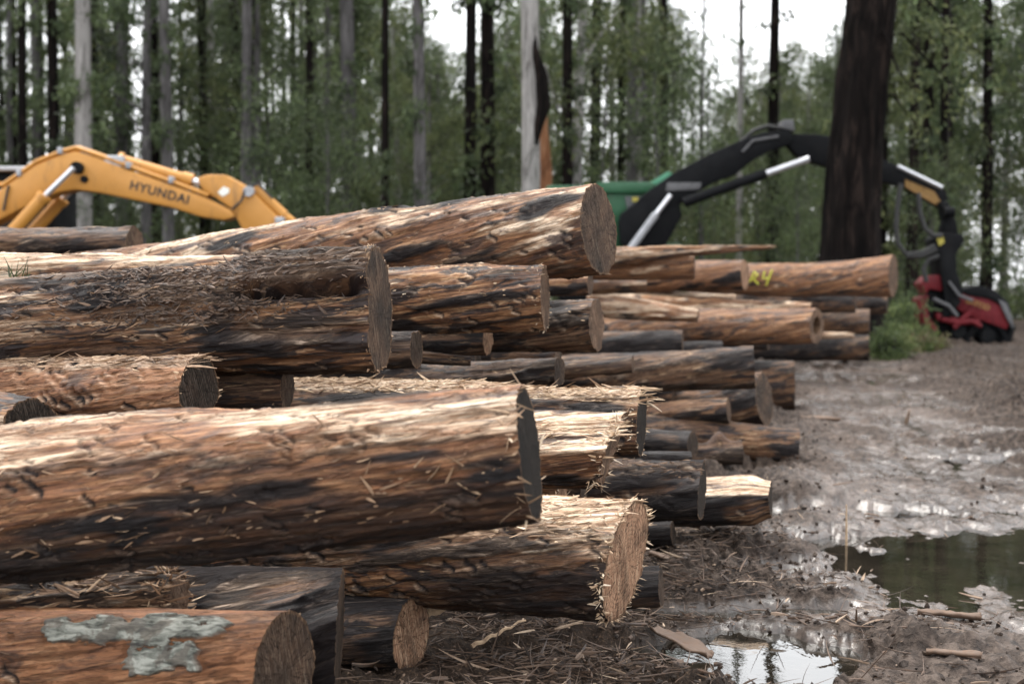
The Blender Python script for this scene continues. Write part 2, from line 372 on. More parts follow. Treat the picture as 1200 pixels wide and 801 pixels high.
# ------------------------------------------------------------------ logs
LOGS = []
def log(label, R, L, ext=0.0, char=.25, pale=.3, bark=.2, tone=.8, endtone=.3, cut=(0, 0), seed=0, res=1.9,
        pale_at=None, twist=1.0, marks=0, marklen=.06, bend=0.0, mod=None, fuzz=0, fuzzlen=.03, hair=0, hair_at=(0, 1, -.5, 1.6),
        hairlen=.06, hairtone=.7, wildness=.1, group='logs in the stack', cat='log', rough=1.0, hollow=0, ovl=.06, profile=None, knob=None, ragged=0.0, clean=0.0):
    a, b = at(*R[:2], R[3]), at(*L[:2], L[3])
    ra, rb = R[2] / 2 / F * R[3], L[2] / 2 / F * L[3]
    ax = (a - b); ln = ax.length; ax.normalize()
    if ext: b = b - ax * ext; rb = rb + (rb - ra) * .3 * ext / ln; ln += ext
    e3 = (Vector((0, 0, 1)) - ax * ax.z).normalized(); e2 = ax.cross(e3) * -1   # e2 points to the camera side
    if e2.y > 0: e2 = -e2
    Mx = Matrix((ax, -e2, e3)).transposed().to_4x4()      # local X axis, local -Y towards the road/camera, local Z up
    Mx.translation = b
    if Mx.to_3x3().determinant() < 0: raise ValueError
    rg = np.random.default_rng(seed + 100)
    s = max(.0035, R[3] / 1422 * res)
    nx = int(min(900, max(24, ln / s))); nt = int(min(420, max(28, 2 * math.pi * max(ra, rb) / s)))
    tu = np.linspace(0, 1, nx)[:, None]; th = (np.linspace(0, 2 * math.pi, nt, endpoint=False) - math.pi)[None, :]
    th = th + 0 * tu; U = tu * ln + 0 * th
    Rr = rb + (ra - rb) * tu + 0 * th
    if profile is not None: Rr = Rr * profile(tu)
    o = seed * 3.71
    # low shape
    Rr = Rr * (1 + ovl * np.cos(2 * th + o) + .05 * fbm(U * 1.7 + o, np.cos(th) * .9, np.sin(th) * .9, 3))
    bz = bend * (4 * tu * (1 - tu)) + .012 * fbm(U * .8 + o, 0 * th, 0 * th + 3, 2)
    tw = th + twist * U
    cy, cz = np.cos(tw) * max(ra, rb), np.sin(tw) * max(ra, rb)
    fl = fbm(U * 3.6 + o, cy * 22, cz * 22, 4); fib = fbm(U * 3 + o, cy * 60, cz * 60, 3)
    g1 = fbm(U * 1.6 + o, cy * 6, cz * 6, 4); g2 = fbm(U * 2.6 + o + 30, cy * 9 + 7, cz * 9, 4)
    g3 = fbm(U * 3 + o + 60, cy * 16 + 3, cz * 16, 4)
    mb = ss(.05, .3, fl * .8 + g1 * .6 + (bark - .5) * 1.6)
    mc = ss(.02, .3, g2 + fl * .35 + (char - .5) * 1.5)
    mp = g3 * .8 + fl * .4 + (pale - .5) * 1.8
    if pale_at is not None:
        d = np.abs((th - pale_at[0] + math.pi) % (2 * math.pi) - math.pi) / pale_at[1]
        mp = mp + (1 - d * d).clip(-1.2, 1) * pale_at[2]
    mp = ss(0, .3, mp)
    hgt = rough * (.0045 * mb + .002 * fib + .0035 * ss(.1, .25, fl) - .0035 * ss(.1, .3, -fl) + .0025 * mp * fl + .0012 * fl)
    # raised torn flakes: saw-tooth steps across the fibre
    stp = (fl * 3.0 + U * 14) % 1.0
    hgt += rough * .0022 * stp * ss(-.1, .3, g3)
    mask = [mc, mp, mb, hgt, Rr]
    # feed-roller gouges
    du = ln / nx; dt = 2 * math.pi / nt; rm = (ra + rb) / 2
    for _ in range(marks):
        u0 = rg.uniform(.02, .98) * ln if marks < 0 else rg.uniform(.02, .985) * ln; t0 = rg.uniform(-math.pi, math.pi)
        ang = rg.normal(.75, .12); lg = marklen * rg.uniform(.5, 1.3); wd = marklen * rg.uniform(.07, .14)
        i0, i1 = int(max(0, (u0 - lg) / du)), int(min(nx, (u0 + lg) / du)); 
        jj = np.arange(int((t0 - lg / rm + math.pi) / dt), int((t0 + lg / rm + math.pi) / dt)) % nt
        if i1 - i0 < 2 or len(jj) < 2: continue
        ii = np.arange(i0, i1); uu = U[i0:i1, :][:, jj] - u0
        vv = ((th[i0:i1, :][:, jj] - t0 + math.pi) % (2 * math.pi) - math.pi) * rm
        p = uu * math.cos(ang) + vv * math.sin(ang); q = -uu * math.sin(ang) + vv * math.cos(ang) + .004 * np.sin(p * 120)
        k = np.exp(-(q / wd) ** 2) * ss(lg * .5, lg * .35, np.abs(p))
        lip = np.exp(-((q - wd * 1.8) / wd) ** 2) * ss(lg * .5, lg * .3, np.abs(p))
        ix = np.ix_(ii, jj)
        hgt[ix] += -.006 * k + .0035 * lip; mc[ix] = np.maximum(mc[ix], k * 1.2); mp[ix] = np.maximum(mp[ix], lip * .55)
    if mod: mod(U, th, tu, ln, mask, rg); mc, mp, mb, hgt, Rr = mask
    rad = Rr + hgt
    if knob:
        kt = np.exp(-(((tu - knob[0]) / knob[3]) ** 2) - ((th - knob[1]) / .45) ** 2); rad = rad + kt * knob[2]
    # end plane
    Y = -np.sin(th) * rad; Z = np.cos(th) * rad + bz; 
    # th = 0 top, th = +90deg towards the camera (local -Y)
    endx = (cut[0] * Y + cut[1] * Z) 
    rag = ragged * fbm(np.cos(th) * 9 + o, np.sin(th) * 9, 0 * th, 3) + .0025 * fbm(np.cos(th) * 20 + o, np.sin(th) * 20, 0 * th, 3)
    X = U + (endx + rag) * ss(.55, 1, tu) * 1.0
    V = np.stack([X, Y, Z], -1).reshape(-1, 3)
    c0 = len(V); V = np.vstack([V, [[0, 0, 0]]])
    j = np.arange(nt); fan = np.stack([np.full(nt, c0), (j + 1) % nt, j], -1)
    gf = grid_faces(nx, nt, True)[:, ::-1]
    me = np_mesh('log', V, [gf, fan[:, ::-1]])
    set_col(me, 'mask', np.vstack([np.stack([mc, mp, mb], -1).reshape(-1, 3).clip(0, 1), [[.6, 0, 0]]]))
    set_attr(me, 'tone', np.clip(tone + .25 * np.append(g1.ravel(), 0), 0, 1))
    set_attr(me, 'clean', np.full(len(V), clean)); set_vec(me, 'grain', np.vstack([np.stack([U, cy, cz], -1).reshape(-1, 3) + [seed * 1.37, 0, 0], [[0, 0, 0]]]))
    ob = link('log', me, M['log']); ob.matrix_world = Mx
    tag(ob, label, cat, group)
    # normals out? local frame keeps th growing towards -Y
    # cut end
    rim = np.stack([X[-1], Y[-1], Z[-1]], -1); ce = np.array([ln + cut[1] * bz[-1, 0] * 0, 0, bz[-1, 0]])
    ks = [1.0, .985, .965, .93, .86, .74, .58, .4, .22, .1] if not hollow else [1.0, .98, .95, .88, .8, .7, hollow]
    rings = []; rimv = []
    for q, k in enumerate(ks):
        if q == 0:
            fy = np.fft.rfft(rim, axis=0); fy[6:] = 0; rimS = np.fft.irfft(fy, nt, axis=0)
        kb = min(1, max(0, (k - .86) / .14)); pt = ce + ((rim * kb + rimS * (1 - kb)) - ce) * k
        rings.append(pt); rimv.append(np.full(nt, 1.0 if k > .955 else 0.0))
    if hollow:
        for dd in (.01, .12, .4):
            pt = rings[-1].copy(); pt[:, 0] -= dd; rings.append(pt); rimv.append(np.full(nt, 1.0))
    rings.append(np.array([[rings[-1][:, 0].mean(), ce[1], ce[2]]]))
    EV = np.vstack(rings) - ce; nk = len(rings) - 1
    ef = grid_faces(nk, nt, True); c0 = nk * nt
    fan = np.stack([np.full(nt, c0), (nk - 1) * nt + (j + 1) % nt, (nk - 1) * nt + j], -1)
    em = np_mesh('cut_end', EV, [ef[:, ::-1], fan])
    set_attr(em, 'rim', np.append(np.concatenate(rimv), 0 if not hollow else 1)); set_attr(em, 'tone', np.clip((endtone if endtone > .7 else endtone * .55) + .15 * fbm(EV[:, 1] * 12 + o, EV[:, 2] * 12, 0 * EV[:, 0]), -1, 1))
    eo = link('cut_end', em, M['end'], ob); eo.location = ce
    # torn fringe round the saw cut
    Pn, Dn, Ll, Ww, Tt = [], [], [], [], []
    if fuzz:
        jj = rg.integers(0, nt, fuzz); nn = np.stack([0 * jj, Y[-1, jj], Z[-1, jj]], -1); nn /= np.linalg.norm(nn, axis=1)[:, None]
        base = rim[jj] - nn * .004 - np.array([1, 0, 0]) * rg.uniform(0, .02, (fuzz, 1))
        dd = nn * rg.uniform(0, .55, (fuzz, 1)) + np.array([1, 0, 0]) * rg.uniform(-.9, 1.0, (fuzz, 1)) + rg.normal(0, .22, (fuzz, 3))
        Pn.append(base); Dn.append(dd); Ll.append(np.minimum(rg.gamma(3.0, fuzzlen / 3, fuzz), fuzzlen * 2)); Ww.append(rg.uniform(.002, .009, fuzz)); Tt.append(np.full(fuzz, min(1, hairtone + .1)))
    if hair:
        ii = (rg.uniform(hair_at[0], hair_at[1], hair) * (nx - 1)).astype(int)
        tt = rg.uniform(hair_at[2], hair_at[3], hair); jj = ((tt + math.pi) / dt).astype(int) % nt
        base = np.stack([X[ii, jj], Y[ii, jj], Z[ii, jj]], -1)
        nn = np.stack([0 * tt, Y[ii, jj], Z[ii, jj]], -1); nn /= np.linalg.norm(nn, axis=1)[:, None]
        tg = np.stack([0 * tt, -nn[:, 2], nn[:, 1]], -1)
        sg = rg.choice([-1, 1], (hair, 1), p=[.35, .65])
        wild = np.where(rg.random((hair, 1)) < wildness, 3.2, 1.0)
        dd = np.array([1, 0, 0]) * sg * rg.uniform(.6, 1, (hair, 1)) + tg * (rg.normal(-.12, .13, (hair, 1)) * wild) + nn * np.abs(rg.normal(0, .02, (hair, 1))) * wild ** 2
        Pn.append(base - nn * .001); Dn.append(dd); Ll.append(np.minimum(rg.gamma(2.2, hairlen / 2.2, hair), hairlen * 2) * .8); Ww.append(rg.uniform(.002, .010, hair)); Tt.append(np.full(hair, hairtone - .1))
    if Pn:
        sm = strand_mesh('splinters', np.vstack(Pn), np.vstack(Dn), np.concatenate(Ll), np.concatenate(Ww), tone=np.concatenate(Tt), rng=rg, curve=.1, flat=.2)
        link('splinters', sm, M['splinter'], ob)
    LOGS.append(ob)
    ob['_'] = 0; del ob['_']
    return ob, dict(ln=ln, ra=ra, rb=rb, Mx=Mx, rim=rim, X=X, Y=Y, Z=Z, nx=nx, nt=nt)

def box_mask(U, lo, hi, soft): return ss(lo - soft, lo + soft, U) * ss(hi + soft, hi - soft, U)

# --- 1 the blurred foreground log
def modA(U, th, tu, ln, m, rg):
    n = fbm(U * 4 + 9, np.cos(th) * 4, np.sin(th) * 4, 4)
    lay = ss(1.2, 1.05, th + n * .35 - .12 * np.sin(U * 5)) * ss(-1.3, -1.0, th)     # a torn blond layer over the top half
    m[3] += lay * .006; m[1] = np.maximum(m[1] * .6, lay * .85 * ss(-.25, .25, n + .12)); m[0] *= (1 - lay * .45)
    edge = np.exp(-((th + n * .35 - .12 * np.sin(U * 5) - 1.16) / .05) ** 2); m[0] = np.maximum(m[0], edge * .7)
    low = ss(1.5, 1.8, th + n * .45) + 0 * th ; m[0] = np.maximum(m[0], low * (.85 + .4 * n).clip(0, .97))  # underside stained dark, with its shade put into the colour too
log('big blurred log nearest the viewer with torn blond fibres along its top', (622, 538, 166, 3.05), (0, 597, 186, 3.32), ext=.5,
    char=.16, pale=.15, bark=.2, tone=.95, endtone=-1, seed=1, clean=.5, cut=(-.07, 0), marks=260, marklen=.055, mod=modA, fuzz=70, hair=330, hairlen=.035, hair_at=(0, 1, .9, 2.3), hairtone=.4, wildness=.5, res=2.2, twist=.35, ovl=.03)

# --- 2 freshly cut log, lower middle
def modE(U, th, tu, ln, m, rg):
    n = fbm(U * 5 + 2, np.cos(th) * 5, np.sin(th) * 5, 4)
    top = ss(1.25, .6, th + n * .5) * ss(-1.6, -1.1, th) * ss(.25, .6, tu + .1 * n)
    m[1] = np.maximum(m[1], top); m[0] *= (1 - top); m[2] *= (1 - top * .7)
    mid = ss(.2, .6, n + .15 + .8 * np.exp(-((th - 1.35) / .3) ** 2)) ; m[2] = np.maximum(m[2], mid * .6 * (1 - top))
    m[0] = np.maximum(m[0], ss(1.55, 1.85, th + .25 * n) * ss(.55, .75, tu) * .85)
    m[3] += .004 * ss(.1, .3, n) * (1 - top * .5)
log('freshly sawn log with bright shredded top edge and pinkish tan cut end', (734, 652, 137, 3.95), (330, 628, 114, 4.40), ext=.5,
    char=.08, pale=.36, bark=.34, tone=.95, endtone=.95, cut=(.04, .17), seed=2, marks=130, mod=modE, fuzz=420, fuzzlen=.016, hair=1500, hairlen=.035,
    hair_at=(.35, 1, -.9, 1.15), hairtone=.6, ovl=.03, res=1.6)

# --- 3 bottom left smooth orange log with the pale bark plate
oH, gH = log('smooth orange brown log in the bottom corner carrying a pale green bark plate', (333, 788, 150, 3.3), (-100, 770, 134, 3.66), ext=.2,
    char=.02, pale=.02, bark=.0, tone=1.0, endtone=.12, cut=(0, .06), seed=3, clean=.85, marks=8, rough=.45, ovl=.02, hair=60, hair_at=(0, .5, .2, 1.4), hairtone=.3, fuzz=60, fuzzlen=.006, res=1.6)
def bark_plate():
    ln, X, Y, Z, nx, nt = [gH[k] for k in ('ln', 'X', 'Y', 'Z', 'nx', 'nt')]
    inv = gH['Mx'].inverted()
    def ut(px, py):   # where the sight line meets the near side of the log, as (length, angle)
        o_ = inv @ Vector((0, 0, CAMZ)); d_ = (inv.to_3x3() @ (at(px, py, 3) - Vector((0, 0, CAMZ)))).normalized()
        R_ = (gH['ra'] + gH['rb']) / 2; a = d_.y ** 2 + d_.z ** 2; b = 2 * (o_.y * d_.y + o_.z * d_.z); c = o_.y ** 2 + o_.z ** 2 - R_ ** 2
        t = (-b - math.sqrt(max(0, b * b - 4 * a * c))) / 2 / a; p = o_ + d_ * t; return p.x, math.atan2(-p.y, p.z)
    poly = [ut(*p) for p in [(50, 737), (64, 727), (100, 728), (120, 723), (160, 728), (180, 720), (255, 724), (270, 735), (258, 745), (234, 748), (226, 760), (236, 772), (235, 782), (190, 789), (150, 789), (140, 775), (148, 760), (155, 750), (140, 752), (95, 752), (60, 752)]]
    pu = np.array([p[0] for p in poly]); pt = np.array([p[1] for p in poly])
    us = np.linspace(pu.min() - .02, pu.max() + .02, 190); ts = np.linspace(pt.min() - .08, pt.max() + .08, 120)
    G, T = np.meshgrid(us, ts, indexing='ij')
    nz = fbm(G * 30, T * 9, 0 * G + 3, 5, .65); g2 = G + .020 * nz; t2 = T + .11 * fbm(G * 22, T * 10, 0 * G + 13, 5, .65)
    ins = np.zeros(G.shape, bool); k = len(poly)
    for i in range(k):
        x1, y1, x2, y2 = pu[i], pt[i], pu[(i + 1) % k], pt[(i + 1) % k]
        c = ((y1 > t2) != (y2 > t2)) & (g2 < (x2 - x1) * (t2 - y1) / (y2 - y1 + 1e-12) + x1); ins ^= c
    # distance-free soft border by blurring
    s = ins.astype(float)
    for _ in range(3): s = (s + np.roll(s, 1, 0) + np.roll(s, -1, 0) + np.roll(s, 1, 1) + np.roll(s, -1, 1)) / 5
    f = fbm(G * 30, T * 12, 0 * G, 4); s = s * ss(.85, .65, np.abs(fbm(G * 17, T * 5, 0 * G + 33, 5)) ** .5 * 0 + fbm(G * 17, T * 7, 0 * G + 33, 5, .6) + .0)
    Rn = np.array([math.hypot(Y[int(np.clip(u / ln * (nx - 1), 0, nx - 1)), int((t + math.pi) / (2 * math.pi) * nt) % nt], Z[int(np.clip(u / ln * (nx - 1), 0, nx - 1)), int((t + math.pi) / (2 * math.pi) * nt) % nt]) for u, t in zip(G.ravel(), T.ravel())]).reshape(G.shape)
    R_ = Rn - .004 + s * .0135 + .003 * f * s
    V = np.stack([G, -np.sin(T) * R_, np.cos(T) * R_], -1).reshape(-1, 3)
    fc = grid_faces(len(us), len(ts)); keep = (s.reshape(-1)[fc] > .02).any(1); fc = fc[keep]
    used = np.unique(fc); mp = -np.ones(len(V), int); mp[used] = np.arange(len(used))
    me = np_mesh('bark_plate', V[used], [mp[fc][:, ::-1]])
    m, nt_, out = new_mat('pale green bark plate'); n = N(nt_); ob = n.n('ShaderNodeTexCoord').outputs['Object']
    a = n.noise(n.mapping(ob, (18, 60, 60)), 1, 5, .6, .5); b = n.noise(ob, 11, 4, .6, .4)
    col = n.ramp(a, [(.36, (.02, .02, .016)), (.48, (.13, .135, .112)), (.62, (.31, .315, .275))])
    col = n.mix(n.rng(b, .5, .54, 0, .9), col, n.ramp(a, [(.35, (.04, .035, .03)), (.7, (.16, .14, .11))]))
    col = n.mix(n.rng(n.attr('edge'), .25, .9, 1, 0), col, (.09, .045, .025))
    n.bsdf(out, col, .7, n.bump(a, .8, .006))
    set_attr(me, 'edge', s.reshape(-1)[used])
    o = link('bark_plate', me, m, oH); o['label'] = 'flaking pale green and grey bark plate'
bark_plate()

# --- 4-6 logs lying on the ground in front
log('charred black log with ridged bark behind the smooth orange log', (398, 745, 152, 3.78), (-60, 735, 150, 3.72), char=.8, pale=.02, bark=.7, tone=.2, endtone=.1, seed=4, marks=0, rough=1.6, twist=2.2)
log('thin brown log with ragged splintered end lying on the charred black log', (208, 708, 70, 3.52), (-60, 718, 84, 3.6), char=.2, pale=.25, bark=.6, tone=.4, endtone=.4, seed=5, hair=320, hairlen=.05, hair_at=(.4, 1, -.6, 1.5), hairtone=.35, fuzz=140, ragged=.03)
log('short log end standing pale in the dark under the freshly sawn log', (482, 742, 92, 4.1), (300, 738, 86, 4.3), ext=.3, char=1.0, pale=.0, bark=.3, tone=.3, endtone=.75, cut=(0, .1), seed=6)
log('black log end poking out low behind the freshly sawn log', (775, 688, 46, 4.9), (640, 690, 44, 5.0), ext=.3, char=.9, pale=0, bark=.3, tone=.2, endtone=.08, seed=7)
log('dark thin log at mud level below the roughly gouged dark log', (789, 625, 32, 5.9), (690, 628, 32, 6.0), ext=.4, char=.8, pale=0, bark=.3, tone=.2, endtone=.1, seed=8)
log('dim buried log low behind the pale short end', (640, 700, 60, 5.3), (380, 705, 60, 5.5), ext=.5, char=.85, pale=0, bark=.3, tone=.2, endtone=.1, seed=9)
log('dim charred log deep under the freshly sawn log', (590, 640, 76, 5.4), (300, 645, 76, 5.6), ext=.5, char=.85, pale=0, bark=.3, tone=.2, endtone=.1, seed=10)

# --- 7 the sharp main log with the split end
def modD(U, th, tu, ln, m, rg):
    d = ln - U                                        # distance back from the sawn end
    n = fbm(U * 9 + 4, np.cos(th) * 5, np.sin(th) * 5, 4); n2 = fbm(U * 4, np.cos(th) * 14, np.sin(th) * 14, 4)
    sh = ss(.50, .36, d + .07 * n)                    # the torn shell near the end
    slab = sh * ss(.98, .90, th + .06 * n + .1 * d) * ss(-1.0, -.8, th)
    rec = sh * ss(.95, 1.0, th + .06 * n + .1 * d) * ss(2.05, 1.9, th + .1 * n)
    m[3] += slab * (.024 + .016 * n2) - rec * (.036 - .008 * n2)
    crev = sh * np.exp(-((th + .06 * n + .1 * d - 1.04) / .09) ** 2) * ss(.02, .06, d); m[3] -= crev * .06
    m[0] = np.clip(m[0] * (1 - rec * .7) + crev, 0, 1); m[2] = np.clip(np.maximum(m[2] * (1 - rec * .4), slab * (.75 + .4 * n2)), 0, 1)
    m[1] *= (1 - slab)
    # shredded bark mat in the middle
    mt = np.exp(-((d - .62) / .26) ** 2) * ss(.25, .55, th + .25 * n) * ss(1.62, 1.35, th + .2 * n)
    m[2] = np.maximum(m[2], mt * (.6 + .6 * n2).clip(0, 1)); m[3] += mt * (.008 + .012 * n2); m[1] *= 1 - mt * .7
    top = ss(.62, .3, th + .2 * n) * ss(-1.2, -.8, th) * ss(.45, .6, d); m[1] = np.maximum(m[1], top * .45 * ss(-.3, .3, n2)); m[2] *= 1 - top * .5; m[0] *= 1 - top * .5
    fl2 = ss(1.45, 1.6, th + .1 * n) * ss(1.95, 1.8, th); m[1] = np.maximum(m[1], fl2 * .55 * ss(.0, .5, n2))
oD, gD = log('large sharp log with split bark shell and shredded dark bark at its sawn end', (444, 366, 138, 4.4), (0, 379, 104, 4.57), ext=.4,
    char=.22, pale=.22, bark=.42, tone=.7, endtone=.15, seed=11, marks=90, marklen=.045, mod=modD, fuzz=260, fuzzlen=.008, hair=380, hairlen=.04, hair_at=(.05, .98, -.3, 1.9), hairtone=.3, res=1.35, ovl=.02, twist=.5)
def bark_mat():
    g = gD; rg = np.random.default_rng(5); k = 2600; nx, nt = g['nx'], g['nt']
    d = np.abs(rg.normal(.6, .19, k)); tt = rg.uniform(.3, 1.65, k)
    d[:500] = np.abs(rg.normal(.42, .05, 500)); tt[:500] = rg.uniform(-.4, 1.5, 500)
    d[500:800] = rg.uniform(0.02, .45, 300); tt[500:800] = rg.uniform(-.6, .9, 300)
    ii = ((g['ln'] - d).clip(0, g['ln']) / g['ln'] * (nx - 1)).astype(int); jj = ((tt + math.pi) / (2 * math.pi) * nt).astype(int) % nt
    b = np.stack([g['X'][ii, jj], g['Y'][ii, jj], g['Z'][ii, jj]], -1); n = b * [0, 1, 1]; n /= np.linalg.norm(n, axis=1)[:, None]
    tg = np.stack([0 * tt, -n[:, 2], n[:, 1]], -1)
    dd = np.array([1, 0, 0]) * rg.choice([-1, 1], (k, 1)) * rg.uniform(.4, 1, (k, 1)) + tg * rg.normal(0, .25, (k, 1)) + n * np.abs(rg.normal(0, .17, (k, 1)))
    me = strand_mesh('bark_shreds', b - n * .002, dd, np.minimum(rg.gamma(2.2, .008, k), .045), rg.uniform(.003, .013, k), tone=np.full(k, .2), rng=rg)
    link('bark_shreds', me, M['darkstrip'], oD)
bark_mat()

# --- left middle layer
def modI(U, th, tu, ln, m, rg):
    n = fbm(U * 5 + 2, np.cos(th) * 5, np.sin(th) * 5, 4)
    top = ss(.75, .55, th + .1 * n) * ss(-1.4, -1, th); smooth = ss(.72, .85, th + .05 * n) * ss(1.7, 1.5, th)
    m[2] = np.maximum(m[2] * (1 - smooth), top * .35); m[1] = np.maximum(m[1] * (1 - smooth * .7), top * .55); m[0] *= 1 - smooth
    m[3] += top * .006 * n
log('log with straw coloured fibre mat and chevron gouges under the large sharp log', (234, 461, 78, 4.12), (-60, 468, 78, 4.55), ext=.3,
    char=.18, pale=.3, bark=.25, tone=.75, endtone=-.1, seed=12, clean=.6, marks=170, marklen=.075, mod=modI, hair=1300, hairlen=.06, hair_at=(0, 1, -.6, .75), hairtone=.45, wildness=.03, fuzz=120, fuzzlen=.01, res=1.5)
log('log stub with black sawn face at the left picture edge', (38, 498, 74, 3.78), (-110, 480, 78, 4.1), ext=.2, char=.05, pale=.45, bark=.1, tone=.9, endtone=-.35, seed=13)
log('short brown log end tucked between the gouged log and the large sharp log', (337, 460, 50, 4.5), (150, 461, 52, 4.6), ext=.4, char=.3, pale=.05, bark=.25, tone=.3, endtone=.1, seed=14)
log('blond log showing as a strip behind the large sharp log', (420, 327, 56, 5.2), (-60, 325, 54, 5.5), ext=.3, char=.06, pale=.6, bark=.1, tone=.9, endtone=.4, seed=15, hair=90, hairtone=.5)
log('grey brown log lying high at the left edge with clean sawn end', (157, 285, 35, 7.3), (-60, 286, 36, 7.6), ext=.4, char=.25, pale=.12, bark=.45, tone=.35, endtone=.45, seed=16)

# --- centre
def modL(U, th, tu, ln, m, rg):
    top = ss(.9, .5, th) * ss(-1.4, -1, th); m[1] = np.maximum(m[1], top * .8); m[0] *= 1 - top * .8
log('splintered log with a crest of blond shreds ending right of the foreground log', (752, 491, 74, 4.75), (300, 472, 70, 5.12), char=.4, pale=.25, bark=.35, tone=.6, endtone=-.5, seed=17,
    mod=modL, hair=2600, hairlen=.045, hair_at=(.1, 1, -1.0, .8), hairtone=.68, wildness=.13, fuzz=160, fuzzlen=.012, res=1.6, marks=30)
def modM(U, th, tu, ln, m, rg):
    n = fbm(U * 6, np.cos(th) * 3, np.sin(th) * 3, 3)
    c = np.cos(th - .55); fl = ss(.1, .4, c); Rt = m[4] * .55 / np.maximum(c, .3); m[4][:] = np.where(c > .3, np.minimum(m[4], Rt), m[4])
    k = ss(.45, .62, c + .05 * n); m[1] = np.maximum(m[1], k); m[0] *= 1 - k; m[2] *= 1 - k
log('split log with flat honey coloured hewn face and frayed end', (716, 527, 92, 4.4), (560, 527, 92, 4.5), ext=.3, char=.45, pale=.1, bark=.3, tone=.6, endtone=.6, cut=(0, .35), seed=18,
    mod=modM, hair=260, hairlen=.05, hair_at=(.4, 1, -.2, 1.4), hairtone=.7, fuzz=170, fuzzlen=.025, ragged=.02, res=1.6, marks=30, marklen=.04)
log('small salmon coloured log tip beside the end of the foreground log', (660, 567, 36, 4.6), (560, 567, 36, 4.7), char=.02, pale=.6, bark=.05, tone=1, endtone=.9, seed=19, fuzz=120, fuzzlen=.012)
log('small grey black log tip under the split honey coloured log', (684, 575, 28, 4.9), (590, 575, 28, 5.0), char=.8, pale=0, bark=.3, tone=.2, endtone=.15, seed=20)
log('roughly gouged dark log with grey oval end above the mud', (823, 574, 70, 5.4), (650, 570, 66, 5.55), ext=.5, char=.55, pale=.05, bark=.4, tone=.3, endtone=-.4, cut=(0, .05), seed=21, marks=120, marklen=.07, hair=200, hairlen=.03, hairtone=.2, hair_at=(.6, 1, -.6, 1))
def modP(U, th, tu, ln, m, rg):
    c = np.cos(th - .35); Rt = m[4] * .6 / np.maximum(c, .3); m[4][:] = np.where(c > .3, np.minimum(m[4], Rt), m[4])
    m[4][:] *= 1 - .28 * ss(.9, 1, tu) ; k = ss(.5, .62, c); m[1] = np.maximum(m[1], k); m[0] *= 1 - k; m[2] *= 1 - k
log('black charred log with blond hewn top beside the gouged dark log', (903, 580, 60, 5.95), (760, 581, 58, 6.1), ext=.4, char=.75, pale=.02, bark=.3, tone=.4, endtone=.05, seed=22, mod=modP, marks=14, marklen=.05)
log('long dark log on the mud with a clean grey end, lowest of the middle stack', (935, 523, 46, 8.9), (700, 503, 48, 9.05), ext=.5, char=.4, pale=.1, bark=.3, tone=.5, endtone=.15, seed=23)
log('short forked grey stub lying in front of the long dark log', (869, 530, 28, 8.4), (810, 530, 20, 8.4), char=.2, pale=.1, bark=.4, tone=.15, endtone=.2, seed=24, knob=(.55, -.1, .07, .16), cat='log stub')
log('thin brown log lying above the long dark log', (854, 480, 30, 8.9), (740, 486, 24, 9.1), ext=.3, char=.3, pale=.1, bark=.3, tone=.5, endtone=.45, seed=25)
log('thick log with grey oblique face, behind the thin brown log', (896, 467, 64, 9.8), (720, 470, 56, 10.3), ext=.4, char=.35, pale=.1, bark=.3, tone=.5, endtone=.25, cut=(0, -.1), seed=26)
log('dark thick log end farthest right on the mud edge of the middle stack', (931, 450, 52, 13), (850, 450, 52, 13.1), ext=.8, char=.6, pale=.05, bark=.3, tone=.4, endtone=.1, seed=27)
log('dark rough barked log sloping down to the left on top of the middle stack', (884, 429, 52, 9.1), (655, 440, 42, 9.3), ext=.4, char=.35, pale=.03, bark=.55, tone=.35, endtone=.1, seed=28)
log('greyish squared slab log with flat end below the two stacked dark logs', (656, 433, 30, 6.2), (510, 437, 28, 6.5), ext=.3, char=.1, pale=.05, bark=.4, tone=.15, endtone=.1, seed=29, ovl=.1)
log('short brown block showing above the greyish squared slab', (650, 413, 24, 6.9), (575, 413, 24, 6.9), char=.15, pale=.05, bark=.2, tone=.3, endtone=.3, seed=30)
log('grey weathered log between the squared slab and the sloping rough log', (742, 428, 20, 7.6), (655, 433, 20, 7.7), ext=.3, char=.05, pale=.15, bark=.4, tone=.1, endtone=.3, seed=31)
log('log with mottled bark and thin pale end under the topmost log', (639, 348, 72, 5.3), (440, 350, 74, 5.42), ext=.4, char=.3, pale=.28, bark=.25, tone=.85, endtone=.55, seed=32, marks=70, marklen=.05, hair=220, hairlen=.02, fuzz=120, fuzzlen=.008, res=1.6)
log('dark log with ridged pale oval face right of the mottled log', (699, 379, 64, 5.9), (540, 384, 54, 6.08), ext=.4, char=.5, pale=.12, bark=.4, tone=.4, endtone=.6, seed=33, marks=30, hair=80, hairlen=.02)
log('shadowed brown log with small pale end under the mottled log', (572, 394, 36, 5.75), (450, 394, 40, 5.9), ext=.3, char=.5, pale=.02, bark=.2, tone=.5, endtone=.8, seed=34)
log('grey ended log in shade just right of the large sharp log', (488, 410, 44, 5.05), (380, 410, 44, 5.15), ext=.3, char=.55, pale=0, bark=.3, tone=.1, endtone=.2, seed=35)
log('slim dark branch in the shade between the grey ended log and the slab', (552, 418, 9, 5.6), (470, 413, 14, 5.6), char=.4, pale=0, bark=.3, tone=.2, endtone=.2, seed=36, cat='branch', group='branches and slabs in the stack')
log('topmost massive log with round grey brown face above the whole stack', (702, 268, 103, 5.5), (165, 322, 66, 6.55), ext=.8, char=.2, pale=.38, bark=.22, tone=.85, endtone=.2, seed=37, clean=.2, marks=260, marklen=.05, pale_at=(.1, 1.3, .35), hair=350, hairlen=.025, hairtone=.5, fuzz=120, fuzzlen=.007, res=1.7, ovl=.03)
